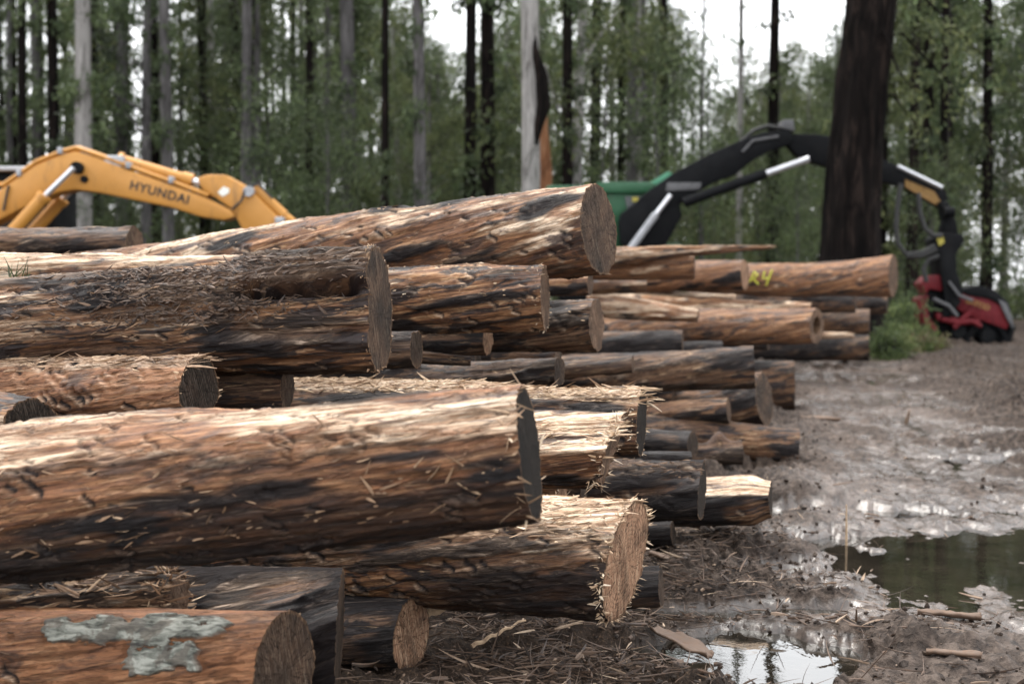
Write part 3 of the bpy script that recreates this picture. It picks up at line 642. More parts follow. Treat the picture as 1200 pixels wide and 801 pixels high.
log('dark red brown log end squeezed under the topmost massive log', (692, 332, 27, 7.6), (560, 334, 27, 7.8), ext=.5, char=.4, pale=0, bark=.1, tone=.8, endtone=.3, seed=38)
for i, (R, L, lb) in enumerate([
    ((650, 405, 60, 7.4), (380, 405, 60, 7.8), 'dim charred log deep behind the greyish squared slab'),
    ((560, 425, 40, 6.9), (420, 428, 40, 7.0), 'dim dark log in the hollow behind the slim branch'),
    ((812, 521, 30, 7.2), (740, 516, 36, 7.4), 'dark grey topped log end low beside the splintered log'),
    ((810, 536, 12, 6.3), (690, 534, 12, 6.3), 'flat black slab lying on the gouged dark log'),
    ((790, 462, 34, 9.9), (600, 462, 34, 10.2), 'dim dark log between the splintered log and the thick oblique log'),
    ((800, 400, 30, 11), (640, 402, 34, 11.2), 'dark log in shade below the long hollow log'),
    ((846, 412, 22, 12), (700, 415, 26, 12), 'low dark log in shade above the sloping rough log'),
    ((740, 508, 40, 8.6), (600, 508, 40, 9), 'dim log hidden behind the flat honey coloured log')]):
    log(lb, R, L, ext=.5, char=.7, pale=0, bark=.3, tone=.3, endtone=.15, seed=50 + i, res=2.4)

# --- far stack
log('long brown hollow log on top of the far middle stack', (957, 381, 43, 12.6), (705, 386, 44, 13.8), ext=.8, char=.12, pale=.06, bark=.12, tone=.8, endtone=.5, seed=70, hollow=.5, clean=.15)
log('reddish slab with bright top edge under the pink branch', (950, 362, 15, 14), (700, 350, 15, 14.4), char=.02, pale=.55, bark=.05, tone=1, endtone=.7, seed=71, group='branches and slabs in the stack', cat='slab')
log('blond split slab lying behind the tapering honey coloured slab', (861, 351, 15, 14.6), (690, 345, 18, 14.6), char=0, pale=.75, bark=0, tone=1, endtone=.7, seed=72, group='branches and slabs in the stack', cat='slab')
log('tapering honey coloured slab resting on the long hollow log', (818, 370, 14, 12.7), (690, 355, 32, 13), char=.02, pale=.55, bark=0, tone=1, endtone=.7, seed=73, clean=.4, group='branches and slabs in the stack', cat='slab')
log('short pinkish branch below the split orange log', (757, 337, 16, 12.8), (690, 336, 17, 12.8), char=.05, pale=.25, bark=.2, tone=.6, endtone=.5, seed=74, group='branches and slabs in the stack', cat='branch')
log('split orange log with black rounded end behind the topmost massive log', (814, 309, 34, 12), (640, 309, 42, 12.2), char=.12, pale=.4, bark=.05, tone=1, endtone=.02, seed=75, clean=.3)
log('long pointed orange splinter jutting out above the far stack', (903, 289, 4, 11.7), (700, 300, 22, 11.9), char=.05, pale=.45, bark=.02, tone=1, endtone=.7, seed=76, cat='splinter', group='branches and slabs in the stack', ragged=.1)
log('brown log with silvery rim at its end, below the long orange splinter', (873, 323, 38, 14.2), (700, 326, 38, 14.8), ext=.5, char=.3, pale=.12, bark=.15, tone=.7, endtone=.85, seed=77, clean=.3)
oP, gP = log('flared log with yellow spray marks on top of the far stack', (1047, 322, 46, 16), (830, 322, 38, 17.1), ext=.6, char=.12, pale=.14, bark=.1, tone=.95, endtone=.55, seed=78, clean=.25, profile=lambda t: .88 + .12 * ss(.8, 1, t) + .12 * ss(.35, 0, t) * 0, bend=-.05)
for i, (R, L, lb, ch, tn) in enumerate([
    ((1003, 354, 24, 18), (880, 352, 26, 18.4), 'dark log directly below the yellow marked log', .7, .3),
    ((1040, 356, 24, 20), (985, 355, 24, 20.2), 'small dark log end behind the bush', .5, .4),
    ((1019, 376, 31, 18.5), (850, 374, 34, 19), 'weathered brown log second from the ground at the far end', .25, .45),
    ((1019, 406, 30, 20.5), (850, 407, 32, 21), 'charred log on the ground at the far right end', .8, .25),
    ((900, 398, 26, 17), (760, 398, 28, 17.4), 'dark brown log behind the long hollow log', .55, .4)]):
    log(lb, R, L, ext=.8, char=ch, pale=.03, bark=.25, tone=tn, endtone=.2, seed=90 + i)
log('thin orange splinter lying low under the far stack', (998, 393, 6, 15), (880, 392, 11, 15), char=0, pale=.5, bark=0, tone=1, endtone=.8, seed=96, cat='splinter', group='branches and slabs in the stack', ragged=.08)
log('orange split piece wedged under the long hollow log', (868, 396, 14, 13.4), (800, 398, 14, 13.4), char=0, pale=.2, bark=0, tone=1, endtone=.5, seed=97, cat='slab', group='branches and slabs in the stack')

def spray_marks():
    """two yellow sprayed strokes on the flared log"""
    inv = gP['Mx'].inverted(); Rm = gP['ra'] * .93; mb = MB()
    def hit(px, py):
        o_ = inv @ Vector((0, 0, CAMZ)); d_ = (inv.to_3x3() @ (at(px, py, 3) - Vector((0, 0, CAMZ)))).normalized()
        a = d_.y ** 2 + d_.z ** 2; b = 2 * (o_.y * d_.y + o_.z * d_.z); c = o_.y ** 2 + o_.z ** 2 - Rm ** 2
        t = (-b - math.sqrt(max(0, b * b - 4 * a * c))) / 2 / a; return o_ + d_ * t
    for st in ([(879, 330), (884, 318), (888, 322), (883, 327), (889, 333)], [(896, 318), (894, 326), (902, 326)], [(905, 316), (901, 326), (898, 334)]):
        P = [hit(*p) for p in st]; mb.tube(P, .012, 6)
    o = mb.build('spray_mark', M['paint'], oP); o['label'] = 'yellow sprayed figures'
spray_marks()

# ------------------------------------------------------------------ ground
def ground_h(x, y):
    z = 0 * x
    big = fbm(x * .5, y * .5, z + 2, 3)
    h = .012 + .035 * big + .022 * fbm(x * 2.1, y * 1.5, z + 5, 4) 
    cl = fbm(x * 7, y * 7, z + 8, 4)
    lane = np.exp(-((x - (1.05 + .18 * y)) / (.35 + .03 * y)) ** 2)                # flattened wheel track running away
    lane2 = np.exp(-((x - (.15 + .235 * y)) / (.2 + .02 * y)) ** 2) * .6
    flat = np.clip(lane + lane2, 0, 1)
    h += (.06 * np.abs(cl) * (1 + .8 * big) + .05 * ss(.1, .5, fbm(x * 3.3, y * 3.3, z + 31, 4)) + .026 * np.abs(fbm(x * 17, y * 17, z + 3, 3)) + .010 * fbm(x * 40, y * 40, z, 2)) * (1 - .6 * flat) * ss(60, 20, y)
    h += .05 * ss(.15, .5, fbm(x * 1.3 + 3, y * 1.0, z + 20, 3)) * (1 - flat) * ss(3.5, 5, y)
    rut = np.sin((x - (1.05 + .18 * y)) * 24) * np.exp(-((x - (1.05 + .18 * y)) / .5) ** 2) * ss(4, 6, y)
    h -= .022 * flat - .014 * rut * (1 + .5 * np.sin(y * 14 + x * 20)) * ss(30, 18, y)
    under = ss(.12 + .12 * y, -.02 + .1 * y, x) * ss(9, 5, y); h = h * (1 - .6 * under) + under * (.012 * np.abs(fbm(x * 21, y * 21, z + 44, 4)) + .012 * cl)
    # a heap of mud in the front right
    h *= 1 - .85 * np.exp(-((x - .82) / .42) ** 2 - ((y - 4.75) / .5) ** 2)
    h += .08 * np.exp(-((x - 1.22) / .25) ** 2 - ((y - 4.45) / .24) ** 2) * (1 + 1.1 * cl)
    # puddles, in metres
    w = .30 * fbm(x * 3.2, y * 2.2, z + 11, 4) + .16 * fbm(x * 11, y * 8, z + 17, 4)
    def pud(cx, cy, rx, ry, dep):
        d = np.sqrt(((x - cx) / rx) ** 2 + ((y - cy) / ry) ** 2) + w * 1.1
        return dep * ss(1.35, .75, d)
    p = np.maximum.reduce([pud(2.3, 6.0, .85, .52, .075), pud(1.5, 6.45, .32, .22, .055), pud(.72, 4.40, .30, .36, .13), pud(.42, 4.45, .26, .10, .08),
                           pud(1.9, 7.3, .8, .16, .045), pud(1.25, 7.2, .34, .13, .045), pud(.60, 5.0, .2, .12, .08), pud(1.0, 5.05, .34, .1, .07), pud(1.0, 5.75, .22, .1, .07), pud(3.2, 9.6, .4, .3, .04), pud(2.6, 14, .3, .5, .035)])
    h = np.minimum(h, h * (1 - .9 * ss(0, .04, p))) - p
    mound = ss(.35 + .1 * y, -.1 + .08 * y, x) * ss(20, 12, y)
    h += .0 * mound
    flat = np.clip(flat + .5 * np.exp(-((y - 7.9) / .7) ** 2) * ss(1.0, 1.5, x), 0, 1)  # extra band across the track, carrying the painted glare as well
    h = h + .05 * ss(.18, .5, fbm(x * 5.5 + 8, y * 4, z + 51, 4)) * ss(.0, .05, p) * ss(5.2, 5.8, y)
    return h, p, mound, flat
def build_ground():
    ys = np.concatenate([[-40, -15, -5, -1, .8, 1.8], np.geomspace(2.6, 46, 760), np.geomspace(48, 600, 30)])
    t = np.linspace(-.42, .42, 640); o = np.geomspace(.45, 60, 26)
    t = np.concatenate([-o[::-1], t, o])
    Yg, Tg = np.meshgrid(ys, t, indexing='ij'); Xg = Tg * np.maximum(Yg, 2.6)
    h, p, md, fl = ground_h(Xg, Yg)
    far = ss(70, 46, Yg) * ss(-3, 1, Yg); h = h * far
    me = np_mesh('muddy_ground', np.stack([Xg, Yg, h], -1).reshape(-1, 3), [grid_faces(len(ys), len(t))[:, ::-1]])
    wet = np.clip(ss(.03, -.015, h) * 1.0 + fl * .3 + .35 * fbm(Xg * 1.1, Yg * .8, 0 * Xg, 3), 0, 1) * ss(70, 40, Yg)
    wet = np.clip(wet + ss(.015, .0, h) * .4, 0, 1)
    wet = wet * (1 - .6 * md)
    set_attr(me, 'wet', wet); set_attr(me, 'silt_glare', np.clip(fl * (.45 + 1.1 * fbm(Xg * 2.2, Yg * 1.1, 0 * Xg + 70, 4)), 0, 1))
    lit = np.clip(md * .9 + .5 * ss(.1, .5, fbm(Xg * 2, Yg * 2, 0 * Xg + 40, 4)), 0, 1) + ss(44, 50, Yg)
    set_attr(me, 'litter', np.clip(lit, 0, 1))
    me.flip_normals() if me.polygons[len(me.polygons) // 2].normal.z < 0 else None
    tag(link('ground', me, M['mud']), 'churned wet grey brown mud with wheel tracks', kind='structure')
build_ground()
WL = -.028
me = np_mesh('puddle_water', [[-3, 3, WL], [16, 3, WL], [16, 34, WL], [-3, 34, WL]], [np.array([[0, 1, 2, 3]])], smooth=False)
tag(link('water', me, M['water']), 'muddy puddle water reflecting the forest', kind='structure')

def gz(x, y): return ground_h(np.atleast_1d(np.asarray(x, float)), np.atleast_1d(np.asarray(y, float)))[0]
def debris():
    rg = np.random.default_rng(21)
    # bark strips, straw and twigs, thickest along the foot of the stack
    def scatter(k, xf, yf):
        y = yf(k); x = xf(k, y); return x, y
    n1, n2 = 7000, 2600
    y = np.concatenate([rg.uniform(3.6, 6.4, n1), np.exp(rg.uniform(math.log(3.8), math.log(26), n2))])
    edge = .12 + .12 * y
    x = np.concatenate([edge[:n1] + rg.normal(-.42, .36, n1), edge[n1:] + np.abs(rg.normal(0, .16, n2)) * y[n1:]])
    z = gz(x, y); k = len(x)
    d = rg.normal(size=(k, 3)) * [1, 1, .16]; d[:, 2] = np.abs(d[:, 2]) * .8
    ln = np.minimum(rg.gamma(1.4, .034, k), .22); wd = rg.gamma(2, .0022, k) + .0015; lift = np.where(np.arange(k) < n1, np.abs(rg.normal(0, .018, k)) * ss(0, .2, fbm(x * 4, y * 4, x * 0 + 90, 3) + .15), 0)
    keep = z > WL - .002
    me = strand_mesh('bark_litter', np.stack([x, y, np.maximum(z, WL) + .003 + lift], -1)[keep], d[keep], ln[keep], wd[keep], tone=rg.choice([.2, .45, .75, .95], k, p=[.64, .26, .08, .02])[keep], rng=rg, curve=.15)
    tag(link('bark_litter', me, M['darkstrip']), 'bark strips and twigs littering the mud', kind='stuff')
    # clods
    k = 15000
    y = np.exp(rg.uniform(math.log(3.7), math.log(30), k)); x = .1 + .05 * y + rg.random(k) ** 1.1 * .45 * y
    h, p, md, fl = ground_h(x, y); keep = (rg.random(k) > fl * .95) & (h > WL + .004); x, y, h = x[keep], y[keep], h[keep]; k = len(x)
    bm = bmesh.new(); bmesh.ops.create_icosphere(bm, subdivisions=1, radius=1); bm.verts.index_update()
    bv = np.array([v.co[:] for v in bm.verts]); bf = np.array([[v.index for v in f.verts] for f in bm.faces]); bm.free()
    r = np.minimum(rg.gamma(1.3, .0032, k) + .002, .010); r *= (1 + y * .04); sc = r[:, None, None] * rg.uniform(.6, 1.3, (k, 1, 3))
    V = bv[None] * sc * (1 + rg.normal(0, .22, (k, len(bv), 1))) + np.stack([x, y, h + r * .25], -1)[:, None]
    Fc = (bf[None] + (np.arange(k) * len(bv))[:, None, None]).reshape(-1, 3)
    me = np_mesh('mud_clods', V.reshape(-1, 3), [Fc], smooth=False); set_attr(me, 'litter', np.repeat((rg.random(k) < .35) * .8, len(bv))); set_attr(me, 'wet', np.repeat(rg.random(k) * .5, len(bv)))
    tag(link('mud_clods', me, M['mud']), 'loose crumbs and clods of mud', kind='stuff')
debris()
def slab_piece(name, label, a, b, w, th, mat, seed, cat, group, curl=.3):
    """a curled plate of bark or split wood between two ground points"""
    rg = np.random.default_rng(seed); a, b = np.array(a, float), np.array(b, float); n, mcol = 40, 10
    u = np.linspace(0, 1, n)[:, None]; v = np.linspace(-1, 1, mcol)[None]
    ax = b - a; ln = np.linalg.norm(ax); ax /= ln; sd = np.cross(ax, [0, 0, 1]); sd /= np.linalg.norm(sd); up = np.cross(sd, ax)
    wv = w * (1 - .5 * np.abs(2 * u - 1) ** 3) * (1 + .25 * fbm(u * 6 + seed, v * 0, v * 0 + u * 0, 3))
    hh = curl * w * v ** 2 + .2 * w * fbm(u * 5 + seed, v * 2, 0 * u * v, 3)
    base = a + u[..., None] * ax * ln
    top = base + sd * (wv * v)[..., None] + up * (hh + th)[..., None]; bot = base + sd * (wv * v * .97)[..., None] + up * hh[..., None]
    V = np.vstack([top.reshape(-1, 3), bot.reshape(-1, 3)]); q = grid_faces(n, mcol); k = n * mcol
    bd = [(i * mcol, (i + 1) * mcol) for i in range(n - 1)][::1]; side = []
    for i in range(n - 1):
        side += [[i * mcol, (i + 1) * mcol, (i + 1) * mcol + k, i * mcol + k], [(i + 1) * mcol - 1 + mcol, (i + 1) * mcol - 1, (i + 1) * mcol - 1 + k, (i + 1) * mcol - 1 + mcol + k]]
    for j in range(mcol - 1): side += [[j + 1, j, j + k, j + 1 + k], [(n - 1) * mcol + j, (n - 1) * mcol + j + 1, (n - 1) * mcol + j + 1 + k, (n - 1) * mcol + j + k]]
    me = np_mesh(name, V - (a + b) / 2, [q, q[:, ::-1] + k, np.array(side)]); set_attr(me, 'tone', np.full(len(V), .5))
    set_col(me, 'mask', np.tile([[.2, .2, .5]], (len(V), 1)))
    o = link(name, me, mat); o.location = tuple((a + b) / 2); tag(o, label, cat, group)
def gp(px, py, dz=.01):
    D = F * CAMZ / (py - HOR); p = at(px, py, D); z = float(gz(p.x, D)[0]); return (p.x, D, max(z, WL) + dz)
for i, (nm, lb, p, q, w, t, mt, ct) in enumerate([
    ('bark_slab', 'grey bark slab half in the small puddle below the freshly sawn end', (765, 748), (832, 768), .035, .008, 'darkstrip', 'bark slab'),
    ('bark_slab', 'dark bark slab under the freshly sawn end', (655, 735), (735, 718), .05, .012, 'darkstrip', 'bark slab'),
    ('bark_slab', 'reddish bark slab leaning by the black log end', (738, 722), (792, 742), .03, .008, 'darkstrip', 'bark slab'),
    ('bark_slab', 'long dark strip of bark on the mud edge behind the black log end', (760, 668), (868, 672), .03, .01, 'darkstrip', 'bark slab'),
    ('bark_slab', 'dark bark slab on the mud right of the black log end', (812, 640), (850, 648), .035, .01, 'darkstrip', 'bark slab'),
    ('bark_slab', 'brown bark slab on the near edge of the big puddle', (1075, 722), (1150, 726), .03, .008, 'darkstrip', 'bark slab'),
    ('bark_slab', 'black bark slab near the bottom right corner', (1085, 792), (1150, 797), .02, .008, 'darkstrip', 'bark slab'),
    ('bark_slab', 'thin brown bark slab lying by the end of the long dark log', (915, 498), (985, 500), .05, .015, 'darkstrip', 'bark slab')]):
    slab_piece(nm, lb, gp(*p), gp(*q), w, t, M[mt], 200 + i, ct, 'bark slabs lying on the mud')
def stick(label, pts, r, mat='darkstrip', nm='stick'):
    n = 14; P = []
    for k in range(n + 1):
        t = k / n * (len(pts) - 1); i = min(int(t), len(pts) - 2); f = t - i; P.append(Vector(pts[i]).lerp(Vector(pts[i + 1]), f) + Vector((0, 0, .004 * math.sin(k * 1.7))))
    c = sum(P, Vector()) / len(P); mb = MB(); mb.tube([p - c for p in P], [r * (1 - .6 * k / n) for k in range(n + 1)], 6)
    o = mb.build(nm, M[mat]); set_attr(o.data, 'tone', np.full(len(o.data.vertices), .6)); o.location = c; tag(o, label, 'stick', 'sticks lying about the mud')
stick('tan splintered stick propped under the freshly sawn log', [at(500, 719, 4.3), at(563, 699, 4.3)], .014, 'splinter')
stick('pale stick on the litter left of the bark slabs', [at(553, 757, 4.3), at(616, 725, 4.4)], .008, 'splinter')
stick('thin upright twig standing in the far edge of the big puddle', [gp(992, 633, -.02), at(992, 590, 6.4)], .006, 'splinter')
stick('long thin brown stick across the mud before the black log with hewn top', [gp(935, 598), gp(1030, 600)], .01)
stick('short upright twig on the mud heap near the bottom', [gp(1003, 735, -.02), at(1004, 712, 4.6)], .006)
stick('dark stick sticking up from the mud far out', [gp(1062, 494, -.02), at(1066, 480, 12)], .02)

# ------------------------------------------------------------------ grass tufts and shrubs
def leaf_quads(P, size, tone, rg, aspect=2.6, droop=.6, up=False):
    k = len(P); d = rg.normal(size=(k, 3)); d[:, 2] = (np.abs(d[:, 2]) if up else -np.abs(d[:, 2])) * (1 + droop)
    d /= np.linalg.norm(d, axis=1)[:, None]; s = np.cross(d, rg.normal(size=(k, 3))); s /= np.linalg.norm(s, axis=1)[:, None]
    L = size[:, None] * d; S = (size / aspect)[:, None] * s; nrm = np.cross(d, s) * (size * .12)[:, None]
    V = np.stack([P, P + L * .5 + S * .5 + nrm, P + L, P + L * .5 - S * .5 + nrm], 1).reshape(-1, 3)
    return V, np.arange(k * 4).reshape(-1, 4), np.repeat(tone, 4)
def foliage(name, centers, per, spread, size, mat, parent, rg, tn=.5, up=False, aspect=2.6):
    Cn = np.asarray(centers, float); k = len(Cn) * per
    sp = np.repeat(np.asarray(spread) * np.ones(len(Cn)), per)[:, None]
    P = np.repeat(Cn, per, 0) + rg.normal(size=(k, 3)) * sp * [1, 1, .8]
    t = np.clip(np.repeat(rg.normal(tn, .3, len(Cn)), per) + rg.normal(0, .15, k), 0, 1)
    V, Fq, T = leaf_quads(P, rg.uniform(.6, 1.5, k) * size, t, rg, up=up, aspect=aspect)
    V[:, 2] = np.maximum(V[:, 2], .02)
    me = np_mesh(name, V, [Fq], smooth=False); set_attr(me, 'tone', T)
    return link(name, me, mat, parent)
def tapered(h, r, lean=(0, 0), wob=.12, seed=0, n=26, sides=12, flute=.08):
    """a trunk as one tapered tube; returns verts-ready MB and its centre line"""
    rg = random.Random(seed); P = []; ph = rg.uniform(0, 6)
    for k in range(n + 1):
        t = k / n; P.append(Vector((lean[0] * h * t + wob * math.sin(t * 5 + ph) * t, lean[1] * h * t + wob * math.cos(t * 4 + ph) * t, h * t - .1)))
    rs = [r * (1 + .7 * math.exp(-t * h * 1.2 / n * n / 1.0)) * (1 - .72 * t) for t in [k / n for k in range(n + 1)]]
    return P, rs
def make_tree(kind, h, r, bark, leafmat, seed, lean=(0, 0)):
    root = bpy.data.objects.new('eucalypt_tree', None); C.objects.link(root); root.empty_display_size = .5
    rg = np.random.default_rng(seed); rr = random.Random(seed)
    P, rs = tapered(h, r, lean, seed=seed); mb = MB(); mb.tube(P, rs, 12)
    Cn = []; Sp = []
    nl = dict(fuzzy=9, crown=16, bare=7, sapling=10)[kind]; lo = dict(fuzzy=.5, crown=.22, bare=.72, sapling=.15)[kind]
    for i in range(nl):
        t = lo + (.98 - lo) * (i + rr.random()) / nl; k = min(int(t * (len(P) - 1)), len(P) - 2); p = P[k].lerp(P[k + 1], t * (len(P) - 1) - k)
        a = rr.uniform(0, 2 * math.pi); ll = dict(fuzzy=2.2, crown=3.2, bare=2.6, sapling=1.3)[kind] * rr.uniform(.6, 1.2) * (1.15 - .6 * t)
        q = [p + Vector((math.cos(a), math.sin(a), rr.uniform(.5, 1.1))) * ll * f + Vector((0, 0, -.25 * ll * f * f)) for f in (0, .35, .7, 1)]
        mb.tube(q, [r * .32 * (1 - .6 * t), r * .22 * (1 - .6 * t), r * .14 * (1 - .5 * t), .012], 6)
        for f in (.55, .75, .95, 1.1):
            c = q[0].lerp(q[3], min(f, 1)) + Vector((rr.gauss(0, .35), rr.gauss(0, .35), rr.gauss(0.1, .35))); Cn.append(c[:]); Sp.append(rr.uniform(.25, .55))
    if kind == 'fuzzy':                      # regrowth straight out of the trunk
        for i in range(80):
            t = rr.uniform(.03, .85); k = min(int(t * (len(P) - 1)), len(P) - 2); p = P[k].lerp(P[k + 1], .5); a = rr.uniform(0, 6.28); d = abs(rr.gauss(.25, .3)) + .1
            Cn.append((p.x + math.cos(a) * d, p.y + math.sin(a) * d, p.z)); Sp.append(rr.uniform(.15, .38))
    if kind == 'bare':
        for i in range(26):
            t = rr.uniform(.04, .6); p = P[int(t * (len(P) - 1))].lerp(P[int(t * (len(P) - 1)) + 1], rr.random()); a = rr.uniform(0, 6.28); d = r + rr.uniform(.02, .2)
            Cn.append((p.x + math.cos(a) * d, p.y + math.sin(a) * d, p.z)); Sp.append(rr.uniform(.08, .2))
    tr = mb.build('trunk', bark, root, sharp=60)
    per = dict(fuzzy=70, crown=100, bare=50, sapling=60)[kind]
    if kind in ('crown', 'sapling'):
        for i in range(20):
            c = rr.choice(Cn[:nl * 4]); Cn.append((c[0] + rr.gauss(0, .7), c[1] + rr.gauss(0, .7), c[2] + rr.gauss(0, .6))); Sp.append(rr.uniform(.2, .5))
    foliage('crown', Cn, per, Sp, .17 if kind != 'sapling' else .12, leafmat, root, rg)
    root['_h'] = h; return root
def copy_tree(src, loc, rz, s, sz=None):
    c = src.copy(); C.objects.link(c); c.location = loc; c.rotation_euler = (0, 0, rz); c.scale = (s, s, sz or s)
    for ch in src.children:
        d = ch.copy(); C.objects.link(d); d.parent = c
    return c
PRO = {}
def proto(key, *a, **k): PRO[key] = (make_tree(*a, **k), a[1])
proto('fz1', 'fuzzy', 20, .19, M['barkdark'], M['leaf'], 1); proto('fz2', 'fuzzy', 18, .16, M['barkgrey'], M['leaf'], 2, lean=(.02, 0))
proto('fz3', 'fuzzy', 22, .22, M['barkdark'], M['leaflite'], 3, lean=(-.015, 0))
proto('cr1', 'crown', 17, .17, M['barkgrey'], M['leaf'], 4); proto('cr2', 'crown', 15, .15, M['barkpale'], M['leaflite'], 5, lean=(.03, 0)); proto('cr3', 'crown', 19, .2, M['barkdark'], M['leaf'], 6)
proto('bd', 'bare', 24, .17, M['barkdark'], M['leaf'], 7); proto('bp', 'bare', 24, .22, M['barkpale'], M['leaf'], 8, lean=(.008, 0)); proto('bg', 'bare', 24, .2, M['barkgrey'], M['leaf'], 9, lean=(-.006, 0))
proto('sp', 'sapling', 6.5, .06, M['barkgrey'], M['leaf'], 10); proto('sp2', 'sapling', 5, .05, M['barkgrey'], M['leaflite'], 12)
used = set()
KL = {'fz1': 'dark trunk wrapped in leafy regrowth', 'fz2': 'grey trunk wrapped in leafy regrowth', 'fz3': 'dark trunk wrapped in olive regrowth', 'cr1': 'spreading green crown on a grey trunk',
      'cr2': 'olive crown on a pale trunk', 'cr3': 'full green crown on a dark trunk', 'bd': 'thin bare black trunk', 'bp': 'bare pale trunk', 'bg': 'bare grey trunk', 'sp': 'small dark green sapling', 'sp2': 'small olive green sapling'}
def place(key, px, D, s=1.0, label=None, rz=None, sz=None, group='forest trees behind the clearing', cat='tree', bright=None):
    x = (px - 600) / F * D; src = PRO[key][0]
    if key not in used:
        used.add(key); o = src; o.location = (x, D, 0); o.rotation_euler = (0, 0, rz or 0); o.scale = (s, s, sz or s)
    else: o = copy_tree(src, (x, D, 0), rz if rz is not None else rnd.uniform(0, 6.28), s, sz)
    if '_h' in o: del o['_h']
    tag(o, label or (f'blurred tree in the forest, {KL[key]}' if key[:2] != 'sp' else f'{KL[key]} at the foot of the forest'), cat, group if not label else 'tall trunks at the forest edge'); return o
# trunks one can tell apart: picture column, distance, width in pixels
for key, px, D, w, lb in [
    ('bd', 28, 36, 10, 'thin black trunk nearest the left picture edge'),
    ('bp', 97, 34, 20, 'thick pale grey trunk rising behind the yellow boom'),
    ('bg', 143, 44, 14, 'grey trunk just right of the thick pale one'),
    ('bg', 199, 36, 13, 'slim grey trunk behind the middle of the yellow boom'),
    ('bg', 288, 40, 13, 'slim grey trunk above the end of the yellow boom'),
    ('bd', 363, 38, 10, 'black trunk against the bright gap in the left forest'),
    ('bg', 413, 42, 19, 'broad dull grey trunk left of the thin black one'),
    ('bd', 452, 32, 9, 'thin straight black trunk left of the bluish grey one'),
    ('bg', 494, 32, 14, 'smooth bluish grey trunk over the long topmost log'),
    ('bd', 551, 33, 14, 'left one of the twin thick black trunks'),
    ('bd', 571, 33.5, 17, 'right one of the twin thick black trunks'),
    ('bd', 664, 34, 13, 'black trunk right of the white scarred one'),
    ('bd', 727, 38, 9, 'black trunk left of the slender white one'),
    ('bp', 746, 42, 11, 'slender pale trunk behind the green machine'),
    ('bp', 865, 46, 7, 'very thin pale trunk seen under the black boom'),
    ('bd', 1068, 36, 12, 'black trunk right of the hanging hoses'),
    ('bg', 1105, 40, 9, 'thin grey trunk above the red harvester head'),
    ('bd', 1155, 38, 12, 'black trunk above the right end of the red head'),
    ('bd', 905, 48, 14, 'dark trunk behind the silver rod')]:
    o = place(key, px, D, 1, lb, rz=rnd.uniform(0, 6)); s = (w / F * D / 2) / {'bd': .145, 'bp': .19, 'bg': .17}[key]; o.scale = (s, s, 1)
def top_limit(px):
    xs = [-400, 300, 360, 470, 500, 545, 590, 640, 700, 760, 800, 830, 880, 960, 1000, 1060, 1600]; v = [-200, -200, -60, -40, 45, 75, 20, -40, -80, -90, -10, 110, 75, 60, 30, -150, -200]
    return float(np.interp(px, xs, v))
cnt = 0; rr = random.Random(33)
while cnt < 225:
    D = 34.5 + 54 * rr.random() ** .75; px = rr.uniform(-330, 1530)
    lim = top_limit(px); zt = CAMZ + (HOR - lim) / F * D
    if 815 < px < 960 and rr.random() < .35: continue
    thin = 312 < px < 360 or 135 < px < 172 or 10 < px < 60 or 790 < px < 835
    key = rr.choice(['fz1', 'fz2', 'fz3', 'bd', 'cr1', 'cr2', 'bp', 'bd', 'bg', 'bg'])
    if lim > 0: key = rr.choice(['cr1', 'cr2', 'cr3', 'fz2', 'cr1', 'fz1'])
    if key == 'bp' and rr.random() < .5: key = 'bd'
    if thin: key = rr.choice(['bd', 'bg'])
    h = PRO[key][1]; s = rr.uniform(.85, 1.15)
    if h * s > zt and lim > -50: s = max(.4, zt / h * rr.uniform(.75, 1.0))
    place(key, px, D, s); cnt += 1
for i in range(80):
    D = 34 + 34 * rr.random(); px = rr.uniform(-300, 1500)
    if px > 1120 and D < 44: D += 12
    place(rr.choice(['sp', 'sp2']), px, D, rr.uniform(.5, 1.15), group='saplings at the foot of the forest', cat='sapling')

